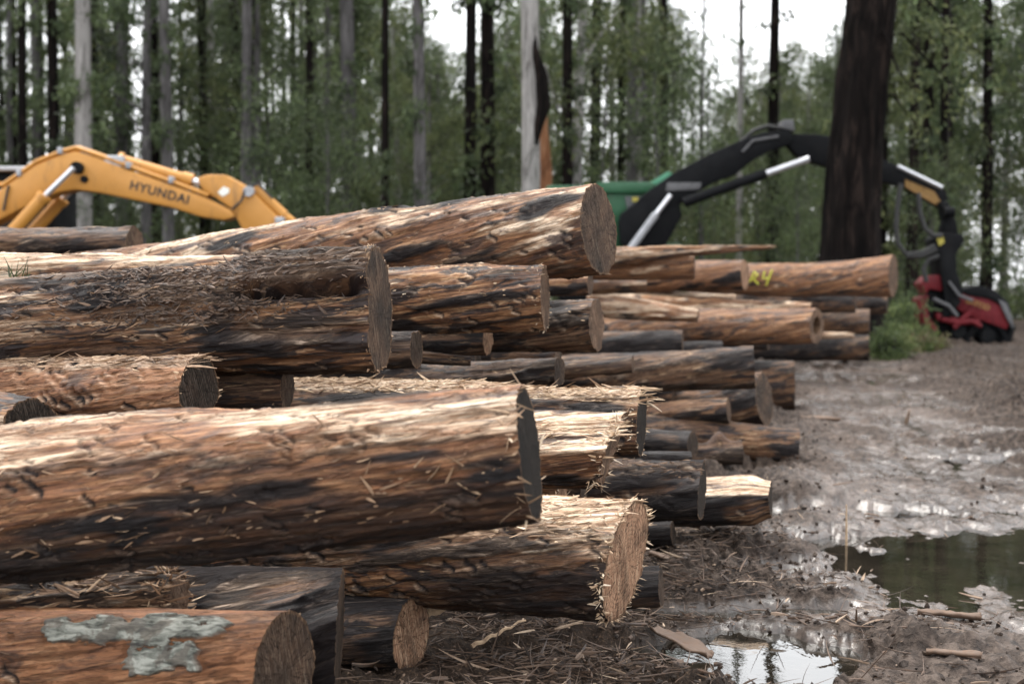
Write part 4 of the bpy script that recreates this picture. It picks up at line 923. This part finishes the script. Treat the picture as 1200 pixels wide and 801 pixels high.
# white trunk with the burnt scar, and its torn orange neighbour
def scar_tree():
    D = 30; root = bpy.data.objects.new('white_gum_tree', None); C.objects.link(root); root.location = at(617, HOR, D) * 1; root.location.z = 0
    P = [Vector((0 + .05 * math.sin(z * .5), 0, z - .1)) for z in np.linspace(0, 16, 24)]; P = [p + Vector((.012 * p.z, 0, 0)) for p in P]
    mb = MB(); mb.tube(P, [.205 - .003 * p.z for p in P], 16); mb.build('trunk', M['barkpale'], root, sharp=60)
    mb = MB(); Q = [Vector((.14, -.1, 3.9)), Vector((.24, -.12, 4.5)), Vector((.36, -.13, 4.9)), Vector((.31, -.12, 5.5)), Vector((.15, -.1, 6.1)), Vector((.12, -.06, 7.0))]
    mb.tube(Q, [.04, .11, .15, .14, .09, .03], 10); mb.build('burl', M['barkdark'], root, sharp=60)['label'] = 'burnt black hollow scar'
    mb = MB(); mb.tube([(0.1, 0, 12), (.9, 0, 14), (1.6, .2, 16)], [.1, .06, .02], 6)
    rg = np.random.default_rng(4); Cn = [(rg.normal(.4, .8), rg.normal(0, .8), rg.uniform(11, 16)) for _ in range(30)]
    mb.build('limb', M['barkpale'], root); foliage('crown', Cn, 50, .4, .17, M['leaf'], root, rg)
    tag(root, 'thick white trunk with a burnt black bulge on its right side', 'tree', 'tall trunks at the forest edge')
    root2 = bpy.data.objects.new('torn_tree', None); C.objects.link(root2); root2.location = (at(637, HOR, 31).x, 31, 0)
    mb = MB(); mb.tube([(0, 0, -.1), (0, 0, 1.5), (.02, 0, 2.6)], [.12, .1, .09], 10); mb.build('trunk', M['barkpale'], root2)
    mb = MB(); mb.tube([(.02, 0, 2.6), (.05, 0, 3.6), (0, 0, 4.6), (.08, 0, 5.6)], [.11, .14, .09, .02], 8); mb.build('torn_top', M['barkred'], root2)
    tag(root2, 'thin broken tree with torn orange top beside the white trunk', 'tree', 'tall trunks at the forest edge')
scar_tree()
# the great charred trunk in front of the harvester
def black_tree():
    D = 25.5; base = at(992, HOR, D); root = bpy.data.objects.new('charred_tree', None); C.objects.link(root); root.location = (base.x, D, 0)
    nz, nt = 170, 96; zz = np.linspace(-.15, 13, nz)[:, None]; th = np.linspace(0, 2 * math.pi, nt, endpoint=False)[None]
    r = .475 + .32 * np.exp(-zz / .9) - .006 * zz + 0 * th
    f = fbm(zz * .45 + 0 * th, np.cos(th) * 5, np.sin(th) * 5, 4); f2 = fbm(zz * 1.6 + 0 * th, np.cos(th) * 12, np.sin(th) * 12, 3)
    r = r * (1 + .09 * f) + .03 * f2
    lx = .012 * zz + .0085 * zz ** 2
    V = np.stack([lx + r * np.cos(th), r * np.sin(th), zz + 0 * th], -1).reshape(-1, 3)
    me = np_mesh('trunk', V, [grid_faces(nz, nt, True)]); link('trunk', me, M['barkdark'], root)
    mb = MB(); mb.tube([(.5, -.45, 5.6), (.75, -.5, 4.9), (.95, -.6, 4.6)], [.03, .02, .01], 6)
    rg = np.random.default_rng(8); Cn = []
    for a, b in (((.9, -.2, 5.6), (2.0, -.3, 4.4)), ((1.2, 0, 6.4), (2.6, .3, 5.2)), ((.9, .3, 4.6), (1.2, .3, 4.1))):
        a, b = Vector(a), Vector(b); mb.tube([a - Vector((.5, 0, .1)), a, b], [.04, .03, .01], 6)
        for k in range(16): 
            p = a.lerp(b, rg.random()) + Vector(rg.normal(0, .22, 3)); Cn.append(p[:])
    mb.build('limb', M['barkdark'], root); foliage('crown', Cn, 16, .16, .13, M['leaflite'], root, rg)
    tag(root, 'great charred black trunk leaning right in front of the black boom', 'tree', 'tall trunks at the forest edge')
black_tree()
# far forest mass and low growth
def far_forest():
    rg = np.random.default_rng(77); Cn = []
    GAPS = [(340, 130, 26, 75), (155, 150, 20, 30), (30, 35, 38, 45), (95, 30, 60, 30), (225, 25, 30, 25), (300, 30, 40, 35), (505, 40, 22, 40), (240, 200, 10, 20), (260, 130, 16, 30), (440, 150, 14, 30), (810, 155, 22, 38), (855, 150, 20, 28), (1090, 20, 18, 26), (1170, 60, 14, 30), (910, 60, 60, 60), (690, 150, 12, 22)]
    while len(Cn) < 3000:
        px = rg.uniform(-500, 1700); D = rg.uniform(88, 125); lim = top_limit(px) + 25 * math.sin(px * .11) + 18 * math.sin(px * .037 + 2)
        py = rg.uniform(max(lim, -150), 345)
        g = float(fbm(np.array([px * .018]), np.array([py * .016]), np.array([5.]), 3)[0])
        if g < -.09 - .16 * (py > 200) + .1 * (px > 480) * (py < 150): continue
        if any(((px - a) / c) ** 2 + ((py - b) / d) ** 2 < 1 for a, b, c, d in GAPS): continue
        p = at(px, py, D); Cn.append((p.x, p.y, max(.4, p.z)))
    foliage('far_forest', Cn, 60, 1.05, .42, M['leaf'], None, rg, tn=.5)
    tag(bpy.data.objects['far_forest'], 'distant blurred wall of forest leaves', kind='stuff')
    Cn = []
    for _ in range(1500):
        px = rg.uniform(-450, 1650); D = 33 + 26 * rg.random()
        if px > 1090: D = 44 + 16 * rg.random()
        Cn.append(((px - 600) / F * D, D, abs(rg.normal(.15, .45 + .5 * (px < 480)))))
    foliage('undergrowth', Cn, 60, .4, .15, M['fern'], None, rg, tn=.55, up=True)
    tag(bpy.data.objects['undergrowth'], 'bright green ferns and low growth under the trees', kind='stuff')
far_forest()
def bush():
    rg = np.random.default_rng(9)
    for (px, py, D, w, h, lb, mt) in [(1062, 400, 23, .42, .75, 'bright green bush beside the far end of the log stack', 'fern'), (1040, 408, 21.5, .36, .35, 'low grassy tuft at the foot of the far logs', 'fern'), (1082, 408, 24, .4, .3, 'brownish weedy tuft left of the red harvester head', 'grassdry'), (1055, 412, 22.5, .3, .25, 'greyish weed clump before the bright green bush', 'grassdry')]:
        root = bpy.data.objects.new('bush', None); C.objects.link(root); root.location = ((px - 600) / F * D, D, 0)
        Cn = [(rg.normal(0, w * .38), rg.normal(0, w * .4), abs(rg.normal(h * .5, h * .35))) for _ in range(46)]
        foliage('foliage', Cn, 40, w * .2, .085, M[mt], root, rg, tn=.55, up=True, aspect=4)
        mb = MB()
        for k in range(9): a = rg.uniform(0, 6.28); mb.tube([(0, 0, -.05), (math.cos(a) * w * .5, math.sin(a) * w * .5, h * rg.uniform(.7, 1.2))], [.012, .004], 5)
        mb.build('stem', M['barkgrey'], root); tag(root, lb, 'bush', 'bushes beside the far logs')
    # straggle of green blades on the blond log at the left
    P = []; Dd = []
    b = at(18, 312, 5.0)
    for k in range(16): P.append((b.x + rg.normal(0, .03), b.y - .03, b.z - .07)); Dd.append((rg.normal(.35, .5), rg.normal(0, .2), 1))
    me = strand_mesh('grass_tuft', np.array(P) - np.array(b), np.array(Dd), rg.uniform(.05, .13, 16), np.full(16, .005), rng=rg, curve=.4)
    o = link('grass_tuft', me, M['fern']); o.location = b; tag(o, 'few green grass blades on the logs at the left edge', 'grass tuft')
bush()

# ------------------------------------------------------------------ yellow excavator
def poly(pts, D): return [at(x, y, D) for x, y in pts]
def empty(name, loc):
    o = bpy.data.objects.new(name, None); C.objects.link(o); o.location = loc; return o
def part(mb, name, mat, root, label=None, up=None, smooth=True):
    off = Vector(root.location) if up is None else Vector(root.location)
    mb.v = [tuple(Vector(v) - off) for v in mb.v]
    o = mb.build(name, mat, up or root, smooth=smooth)
    if label: o['label'] = label
    return o
def excavator():
    D = 19.0; base = at(-60, HOR, D); base.z = 0; base.y += 1.0
    root = empty('excavator', base)
    th = .42
    mb = MB(); mb.prism(poly([(-95, 262), (-60, 250), (0, 222), (42, 193), (72, 181), (88, 177), (104, 182), (117, 187), (150, 199), (200, 217), (243, 233), (270, 246), (276, 254), (262, 258), (235, 254), (200, 243), (117, 226), (88, 222), (66, 226), (40, 237), (0, 257), (-60, 288), (-95, 300)], D), th, .03)
    boom = part(mb, 'boom', M['yellow'], root)
    # top flange plate, hydraulic pipes and clamps along the boom
    mb = MB(); e = [(0, 222), (42, 193), (72, 181), (88, 177), (117, 187), (150, 199), (200, 217), (243, 233)]
    for yy, dz in ((.05, .05), (.17, .06), (.30, .05)):
        mb.tube([at(x, y, D) + Vector((0, yy, dz)) for x, y in e], .03, 8)
    part(mb, 'hydraulic_pipe', M['yellow'], root, up=boom)
    for x, y in ((22, 207), (70, 181), (150, 198), (200, 215)): mb = MB(); mb.box(at(x, y, D) + Vector((0, .14, .05)), (.06, .34, .09), bev=.01); part(mb, 'pipe_clamp', M['greymetal'], root, up=boom)
    mb = MB(); mb.tube([at(92, 197, D) + Vector((0, -.12, 0)), at(92, 197, D) + Vector((0, .5, 0))], .08, 16); mb.tube([at(99, 210, D) + Vector((0, -.03, 0)), at(99, 210, D) + Vector((0, .02, 0))], .05, 12)
    part(mb, 'pivot_pin', M['black'], root, up=boom)
    # brand lettering
    cu = bpy.data.curves.new('t', 'FONT'); cu.body = 'HYUNDAI'; cu.size = .27; cu.extrude = .004; cu.offset = .006; cu.space_character = 1.12
    tmp = bpy.data.objects.new('t', cu); C.objects.link(tmp); bpy.context.view_layer.update()
    me = bpy.data.meshes.new_from_object(tmp.evaluated_get(bpy.context.evaluated_depsgraph_get())); bpy.data.objects.remove(tmp)
    p0, p1 = at(151, 221, D), at(220, 239, D); wd = max(v.co.x for v in me.vertices); s = (p1 - p0).length / wd
    ang = math.atan2(p1.z - p0.z, p1.x - p0.x); o = link('lettering', me, M['ink'], boom)
    o.matrix_local = Matrix.Translation(p0 - base + Vector((0, -.006, 0))) @ Matrix.Rotation(-ang, 4, 'Y') @ Matrix.Rotation(math.pi / 2, 4, 'X') @ Matrix.Diagonal((s, s, s, 1))
    # boom lift cylinder
    for yy in (-.17, .56):
        a, b, c = at(8, 285, D), at(56, 232, D), at(91, 198, D); v = Vector((0, yy, 0))
        mb = MB(); mb.tube([a + v, b + v], .085, 16); mb.tube([b + v - (b - a) * .04, b + v + (b - a) * .04], .1, 16)
        cy = part(mb, 'lift_cylinder', M['yellow'], root)
        mb = MB(); mb.tube([b + v, c + v], .038, 12); part(mb, 'piston_rod', M['steel'], root, up=cy)
    # arm cylinder above the boom
    a, b, c = at(134, 185, D), at(222, 211, D), at(236, 214, D); v = Vector((0, .2, 0)); mb = MB()
    mb.tube([a + v, a.lerp(b, .45) + v, b + v], .075, 16); mb.tube([a.lerp(b, .86) + v, b + v], .095, 16); mb.tube([a.lerp(b, .0) + v, a.lerp(b, .06) + v], .1, 16)
    cy = part(mb, 'arm_cylinder', M['yellow'], root); mb = MB(); mb.tube([b + v, c + v], .05, 12); part(mb, 'piston_rod', M['steel'], root, up=cy)
    mb = MB(); mb.box(at(132, 187, D) + Vector((0, .2, -.02)), (.26, .34, .16), bev=.03); part(mb, 'cylinder_bracket', M['greymetal'], root, up=boom)
    # stick
    mb = MB(); mb.prism([p + Vector((0, .06, 0)) for p in poly([(229, 208), (240, 204), (262, 204), (288, 218), (333, 262), (372, 306), (362, 316), (320, 292), (283, 269), (276, 256), (270, 244), (236, 222)], D)], .32, .025)
    st = part(mb, 'stick', M['yellow'], root)
    mb = MB(); mb.prism([p + Vector((0, .052, 0)) for p in poly([(254, 225), (261, 218), (268, 221), (267, 226), (260, 230)], D)], .012, 0); part(mb, 'decal', M['white'], root, 'white diamond emblem sticker', up=st)
    mb = MB(); mb.tube([at(288, 221, D) + Vector((0, 0, 0)), at(283, 236, D) + Vector((0, -.03, 0)), at(272, 245, D) + Vector((0, 0, 0))], .018, 8)
    mb.tube([at(8, 232, D) + Vector((0, -.03, 0)), at(11, 219, D) + Vector((0, -.03, .02)), at(5, 238, D) + Vector((0, -.04, -.1))], .018, 8)
    mb.tube([at(288, 216, D) + Vector((0, .1, .02)), at(302, 218, D) + Vector((0, .1, .02)), at(318, 234, D) + Vector((0, .1, .02))], .015, 8); part(mb, 'hose', M['rubber'], root, up=st)
    a, b, c = at(295, 224, D), at(330, 256, D), at(356, 276, D); v = Vector((0, .2, .05)); mb = MB(); mb.tube([a + v, b + v], .075, 14); mb.tube([a + v, a.lerp(b, .1) + v], .09, 14); mb.tube([b + v, c + v], .06, 12)
    part(mb, 'bucket_cylinder', M['yellow'], root)
    mb = MB(); mb.box(at(327, 261, D) + Vector((0, .2, .03)), (.12, .4, .1), bev=.02); mb.tube([at(291, 224, D) + Vector((0, -.02, 0)), at(291, 224, D) + Vector((0, .45, 0))], .07, 12); part(mb, 'linkage', M['greymetal'], root, up=st)
    mb = MB(); mb.prism(poly([(352, 300), (376, 306), (392, 340), (386, 372), (362, 392), (340, 378), (352, 350)], D), .8, .02); part(mb, 'bucket', M['greymetal'], root)
    # cab, house and tracks, mostly outside the picture
    x0 = base.x
    mb = MB(); mb.box((x0 + .35, D + 1.6, 1.95), (1.5, 1.0, 1.6), bev=.08); cab = part(mb, 'cab', M['black'], root)
    mb = MB(); mb.box((x0 + .62, D + 1.55, 2.79), (2.2, 1.15, .07), bev=.03); part(mb, 'roof', M['greymetal'], root, up=cab)
    mb = MB(); mb.box((x0 + .35, D + 1.09, 2.1), (1.2, .03, .9), bev=.01); part(mb, 'window', M['glass'], root, up=cab)
    mb = MB(); mb.box((x0 + .8, D + 1.02, 2.58), (1.7, .06, .06), bev=.02); part(mb, 'grab_rail', M['yellow'], root, up=cab)
    mb = MB(); mb.box((x0 - 1.3, D + 1.6, 1.5), (2.9, 2.4, 1.0), bev=.12); part(mb, 'engine_cover', M['yellow'], root)
    for yy in (.5, 2.7):
        mb = MB(); P = [(x0 - 2.2, D + yy, .1), (x0 + 1.4, D + yy, .1), (x0 + 1.8, D + yy, .45), (x0 + 1.4, D + yy, .85), (x0 - 2.2, D + yy, .85), (x0 - 2.6, D + yy, .45)]
        mb.prism([Vector(p) for p in P][::-1], .5, .05); part(mb, 'track', M['black'], root)
    tag(root, 'yellow excavator reaching its boom in from the left behind the logs', 'excavator')
excavator()

# ------------------------------------------------------------------ green harvester with black boom and red head
def harvester():
    D = 28.0; base = at(745, HOR, D); base.z = 0; root = empty('forest_harvester', base)
    mb = MB(); mb.prism(poly([(640, 217), (764, 217), (768, 225), (752, 240), (740, 262), (735, 300), (640, 300)], D + .6), 1.9, .05); body = part(mb, 'cab', M['green'], root)
    mb = MB(); mb.prism(poly([(700, 213), (764, 213), (770, 217), (766, 226), (700, 226)], D + .5), 2.1, .03); part(mb, 'roof', M['green'], root, up=body)
    mb = MB(); mb.prism(poly([(761, 214), (783, 201), (788, 203), (789, 210), (770, 222)], D + .55), 1.6, .02); part(mb, 'hatch', M['greenlite'], root, 'raised pale green roof hatch', up=body)
    mb = MB(); mb.prism(poly([(732, 230), (756, 230), (746, 246), (736, 250)], D + .57), .03, 0); part(mb, 'window', M['glass'], root, up=body)
    mb = MB(); mb.prism(poly([(741, 231), (748, 231), (748, 236), (741, 236)], D + .53), .03, 0); part(mb, 'decal', M['decal'], root, up=body)
    mb = MB(); mb.prism(poly([(660, 300), (790, 300), (800, 330), (795, 352), (655, 352), (650, 330)], D + .4), .6, .05); mb.prism(poly([(660, 300), (790, 300), (800, 330), (795, 352), (655, 352), (650, 330)], D + 2.2), .6, .05); part(mb, 'track', M['black'], root)
    mb = MB(); mb.prism(poly([(690, 285), (800, 285), (800, 302), (690, 302)], D + .7), 1.6, .05); part(mb, 'chassis', M['green'], root)
    mb = MB(); mb.prism(poly([(726, 262), (728, 250), (744, 238), (758, 225), (787, 204), (832, 180), (873, 162), (893, 155), (925, 152), (930, 163), (924, 170), (905, 176), (884, 187), (862, 205), (834, 215), (806, 232), (797, 240), (800, 252), (778, 292), (744, 296), (728, 285)], D), .5, .03)
    bo = part(mb, 'boom', M['black'], root)
    mb = MB(); mb.prism([p + Vector((0, -.03, 0)) for p in poly([(782, 214), (822, 214), (820, 222), (780, 224)], D)], .1, .01); mb.tube([at(870, 178, D) + Vector((0, -.03, 0)), at(882, 165, D) + Vector((0, -.03, 0)), at(912, 160, D) + Vector((0, -.03, 0))], .025, 8)
    mb.prism(poly([(916, 150), (918, 140), (930, 140), (932, 154)], D), .5, .02); part(mb, 'bracket', M['dullmetal'], root, up=bo)
    mb = MB(); mb.tube([at(868, 166, D) + Vector((0, .1, 0)), at(885, 152, D) + Vector((0, .1, 0)), at(900, 147, D) + Vector((0, .1, 0)), at(920, 150, D) + Vector((0, .1, 0))], .04, 8); part(mb, 'hose', M['rubber'], root, up=bo)
    mb = MB(); mb.prism([p + Vector((0, .08, 0)) for p in poly([(916, 155), (960, 157), (990, 162), (1040, 188), (1062, 196), (1108, 222), (1114, 232), (1104, 243), (1096, 238), (1062, 218), (1038, 213), (990, 200), (955, 190), (936, 182), (925, 170)], D)], .34, .02)
    ar = part(mb, 'arm', M['black'], root)
    mb = MB(); mb.prism([p + Vector((0, .05, 0)) for p in poly([(1062, 210), (1096, 224), (1106, 240), (1098, 240), (1062, 219)], D)], .03, 0); part(mb, 'wear_plate', M['wornyellow'], root, 'worn yellow side plate', up=ar)
    mb = MB(); mb.tube([at(1052, 197, D) + Vector((0, 0, .04)), at(1104, 222, D) + Vector((0, 0, .04))], .04, 8); part(mb, 'pipe', M['steel'], root, up=ar)
    v = Vector((0, -.15, 0)); mb = MB(); mb.tube([at(800, 238, D) + v, at(896, 204, D) + v], .1, 14); cy = part(mb, 'arm_cylinder', M['black'], root)
    mb = MB(); mb.tube([at(895, 204.5, D) + v, at(946, 187, D) + v], .065, 12); part(mb, 'piston_rod', M['steel'], root, up=cy)
    mb = MB(); mb.tube([at(735, 296, D) + v, at(768, 251, D) + v], .075, 14); cy = part(mb, 'lift_cylinder', M['greymetal'], root)
    mb = MB(); mb.tube([at(768, 251, D) + v, at(785, 229, D) + v], .05, 12); part(mb, 'piston_rod', M['steel'], root, up=cy)
    tag(root, 'green tracked harvester machine with long black folding boom', 'harvester')
    # the felling head hangs from the arm
    D = 27.8; b2 = at(1130, 405, D); b2.z = 0; hd = empty('harvester_head', b2)
    mb = MB(); mb.prism(poly([(1102, 236), (1112, 236), (1118, 252), (1122, 262), (1124, 275), (1104, 275), (1108, 258)], D), .35, .02)
    mb.tube([at(1106, 248, D - .1), at(1118, 248, D - .1)], .1, 10); part(mb, 'rotator', M['black'], hd)
    mb = MB(); mb.prism(poly([(1096, 280), (1104, 272), (1128, 274), (1131, 282), (1121, 298), (1122, 318), (1130, 342), (1124, 350), (1128, 352), (1114, 372), (1104, 372), (1108, 350), (1104, 325), (1100, 300)], D - .15), .75, .03)
    fr = part(mb, 'tilt_frame', M['black'], hd)
    mb = MB(); mb.prism(poly([(1098, 280), (1105, 276), (1107, 284), (1101, 288)], D - .19), .03, 0); part(mb, 'decal', M['decal'], hd, up=fr)
    mb = MB(); mb.prism(poly([(1120, 345), (1136, 341), (1160, 346), (1175, 358), (1184, 376), (1180, 386), (1164, 380), (1140, 372), (1122, 362)], D), .7, .015)
    bd = part(mb, 'body', M['red'], hd)
    for pl, dy in (([(1079, 332), (1088, 323), (1103, 322), (1108, 333), (1104, 341), (1090, 338), (1084, 345)], -.05), ([(1077, 350), (1084, 346), (1090, 372), (1100, 386), (1092, 388), (1080, 372)], -.03), ([(1098, 366), (1122, 372), (1148, 374), (1150, 380), (1120, 381), (1098, 374)], -.1)):
        mb = MB(); mb.prism(poly(pl, D + dy), .5, .012); part(mb, 'side_plate', M['red'], hd)
    mb = MB(); mb.prism(poly([(1082, 338), (1106, 334), (1124, 350), (1150, 366), (1180, 378), (1187, 384), (1183, 396), (1172, 402), (1150, 392), (1136, 397), (1112, 396), (1092, 388), (1080, 368)], D + .12), .5, .015); part(mb, 'inner_frame', M['black'], hd)
    mb = MB(); mb.prism(poly([(1124, 340), (1148, 334), (1168, 341), (1182, 354), (1186, 366), (1178, 360), (1160, 350), (1136, 346)], D - .05), .85, .015); part(mb, 'cover_plate', M['black'], hd, up=bd)
    mb = MB(); mb.prism(poly([(1170, 350), (1180, 355), (1187, 372), (1188, 386), (1180, 372)], D - .06), .5, .01); part(mb, 'guard', M['dullmetal'], hd, up=bd)
    for pts, rad in (([(1094, 350), (1112, 358), (1122, 370)], .035), ([(1112, 330), (1124, 346), (1140, 352)], .03)):
        mb = MB(); mb.tube([at(x, y, D - .2) for x, y in pts], rad, 8); part(mb, 'cylinder', M['dullmetal'], hd)
    # stencilled yellow letters on the red body
    cu = bpy.data.curves.new('t', 'FONT'); cu.body = 'SATCO'; cu.size = .2; cu.extrude = .004; cu.offset = .008
    tmp = bpy.data.objects.new('t', cu); C.objects.link(tmp); bpy.context.view_layer.update()
    me = bpy.data.meshes.new_from_object(tmp.evaluated_get(bpy.context.evaluated_depsgraph_get())); bpy.data.objects.remove(tmp)
    p0, p1 = at(1131, 354, D - .1), at(1159, 363.5, D - .1); s = (p1 - p0).length / max(v.co.x for v in me.vertices); an = math.atan2(p1.z - p0.z, p1.x - p0.x)
    o = link('lettering', me, M['wornyellow'], bd); o.matrix_local = Matrix.Translation(p0 - b2) @ Matrix.Rotation(-an, 4, 'Y') @ Matrix.Rotation(math.pi / 2, 4, 'X') @ Matrix.Diagonal((s, s * .9, s, 1))
    for pts in ([(1086, 346), (1080, 362), (1084, 376), (1094, 388)], [(1104, 374), (1122, 378), (1138, 376), (1150, 382)], [(1118, 384), (1130, 372), (1140, 364)]):
        mb = MB(); mb.tube([at(x, y, D - .12) for x, y in pts], [.05, .06, .055, .04][:len(pts)], 8); part(mb, 'red_strut', M['red'], hd)
    for i, (x, y) in enumerate(((1124, 388), (1158, 394))):
        mb = MB(); c = at(x, y, D - .05); mb.tube([c, c + Vector((0, .5, 0))], .13, 14)
        for k in range(12): a = k * math.pi / 6; mb.box(c + Vector((math.cos(a) * .14, .25, math.sin(a) * .14)), (.05, .44, .05), bev=.01)
        part(mb, 'feed_roller', M['black'], hd)
    for pts in ([(1160, 376), (1172, 384), (1178, 396), (1172, 407), (1164, 408)], [(1140, 384), (1132, 398), (1136, 408), (1144, 410)], [(1090, 372), (1084, 384), (1092, 392), (1104, 392)], [(1176, 372), (1186, 384), (1182, 398), (1176, 408)]):
        mb = MB(); mb.tube([at(x, y, D + .1) for x, y in pts], [.09, .08, .07, .05, .025][:len(pts)], 8); part(mb, 'grab_arm', M['black'], hd)
    mb = MB()
    for pts in ([(1056, 215), (1052, 240), (1050, 265), (1052, 285), (1062, 298), (1080, 296), (1096, 288)], [(1076, 226), (1078, 250), (1084, 268), (1094, 276), (1104, 276)], [(1100, 300), (1088, 304), (1082, 316), (1086, 330)], [(1062, 300), (1080, 300), (1098, 292)]):
        P = [at(x, y, D - .3) for x, y in pts]; mb.tube(P, .05, 8)
    part(mb, 'hose', M['rubber'], hd)
    tag(hd, 'red harvester head with black rollers hanging down to the track', 'harvester head')
harvester()

# ------------------------------------------------------------------ light
sc = bpy.context.scene
w = bpy.data.worlds.new('World'); sc.world = w; w.use_nodes = True; nt = w.node_tree; nt.nodes.clear(); n = N(nt)
SUN_EL, SUN_AZ = math.radians(64), math.radians(-35)      # behind the stack and to the left
sky = n.n('ShaderNodeTexSky'); sky.sky_type = 'NISHITA'; sky.sun_disc = False; sky.sun_elevation = SUN_EL; sky.sun_rotation = SUN_AZ
sky.air_density = 1.0; sky.dust_density = 4.0; sky.ozone_density = 1.0
tc = n.n('ShaderNodeTexCoord').outputs['Generated']
cl = n.rng(n.noise(n.mapping(tc, (1, 1, 2.5)), 2.2, 5, .6), .3, .7, .78, .95)
col = n.mix(cl, sky.outputs[0], (15.5, 15.7, 16.0))
bg = n.n('ShaderNodeBackground'); n.put(bg.inputs[0], col); bg.inputs[1].default_value = .085
wo = n.n('ShaderNodeOutputWorld'); nt.links.new(bg.outputs[0], wo.inputs[0])
sd = bpy.data.lights.new('sun', 'SUN'); sd.energy = 2.2; sd.angle = math.radians(25); sd.color = (1, .96, .9)
so = bpy.data.objects.new('sun', sd); C.objects.link(so)
dv = Vector((math.sin(SUN_AZ) * math.cos(SUN_EL), math.cos(SUN_AZ) * math.cos(SUN_EL), math.sin(SUN_EL)))
so.rotation_euler = dv.to_track_quat('Z', 'Y').to_euler(); so.location = dv * 30
sc.view_settings.view_transform = 'Standard'; sc.view_settings.look = 'None'; sc.view_settings.exposure = 1.2; sc.view_settings.gamma = 1
sc.view_settings.use_curve_mapping = False
sc.render.engine = 'CYCLES'
sc.cycles.use_denoising = True
sc.cycles.max_bounces = 6; sc.cycles.diffuse_bounces = 3; sc.cycles.glossy_bounces = 3; sc.cycles.transmission_bounces = 3
sc.cycles.sample_clamp_indirect = 8
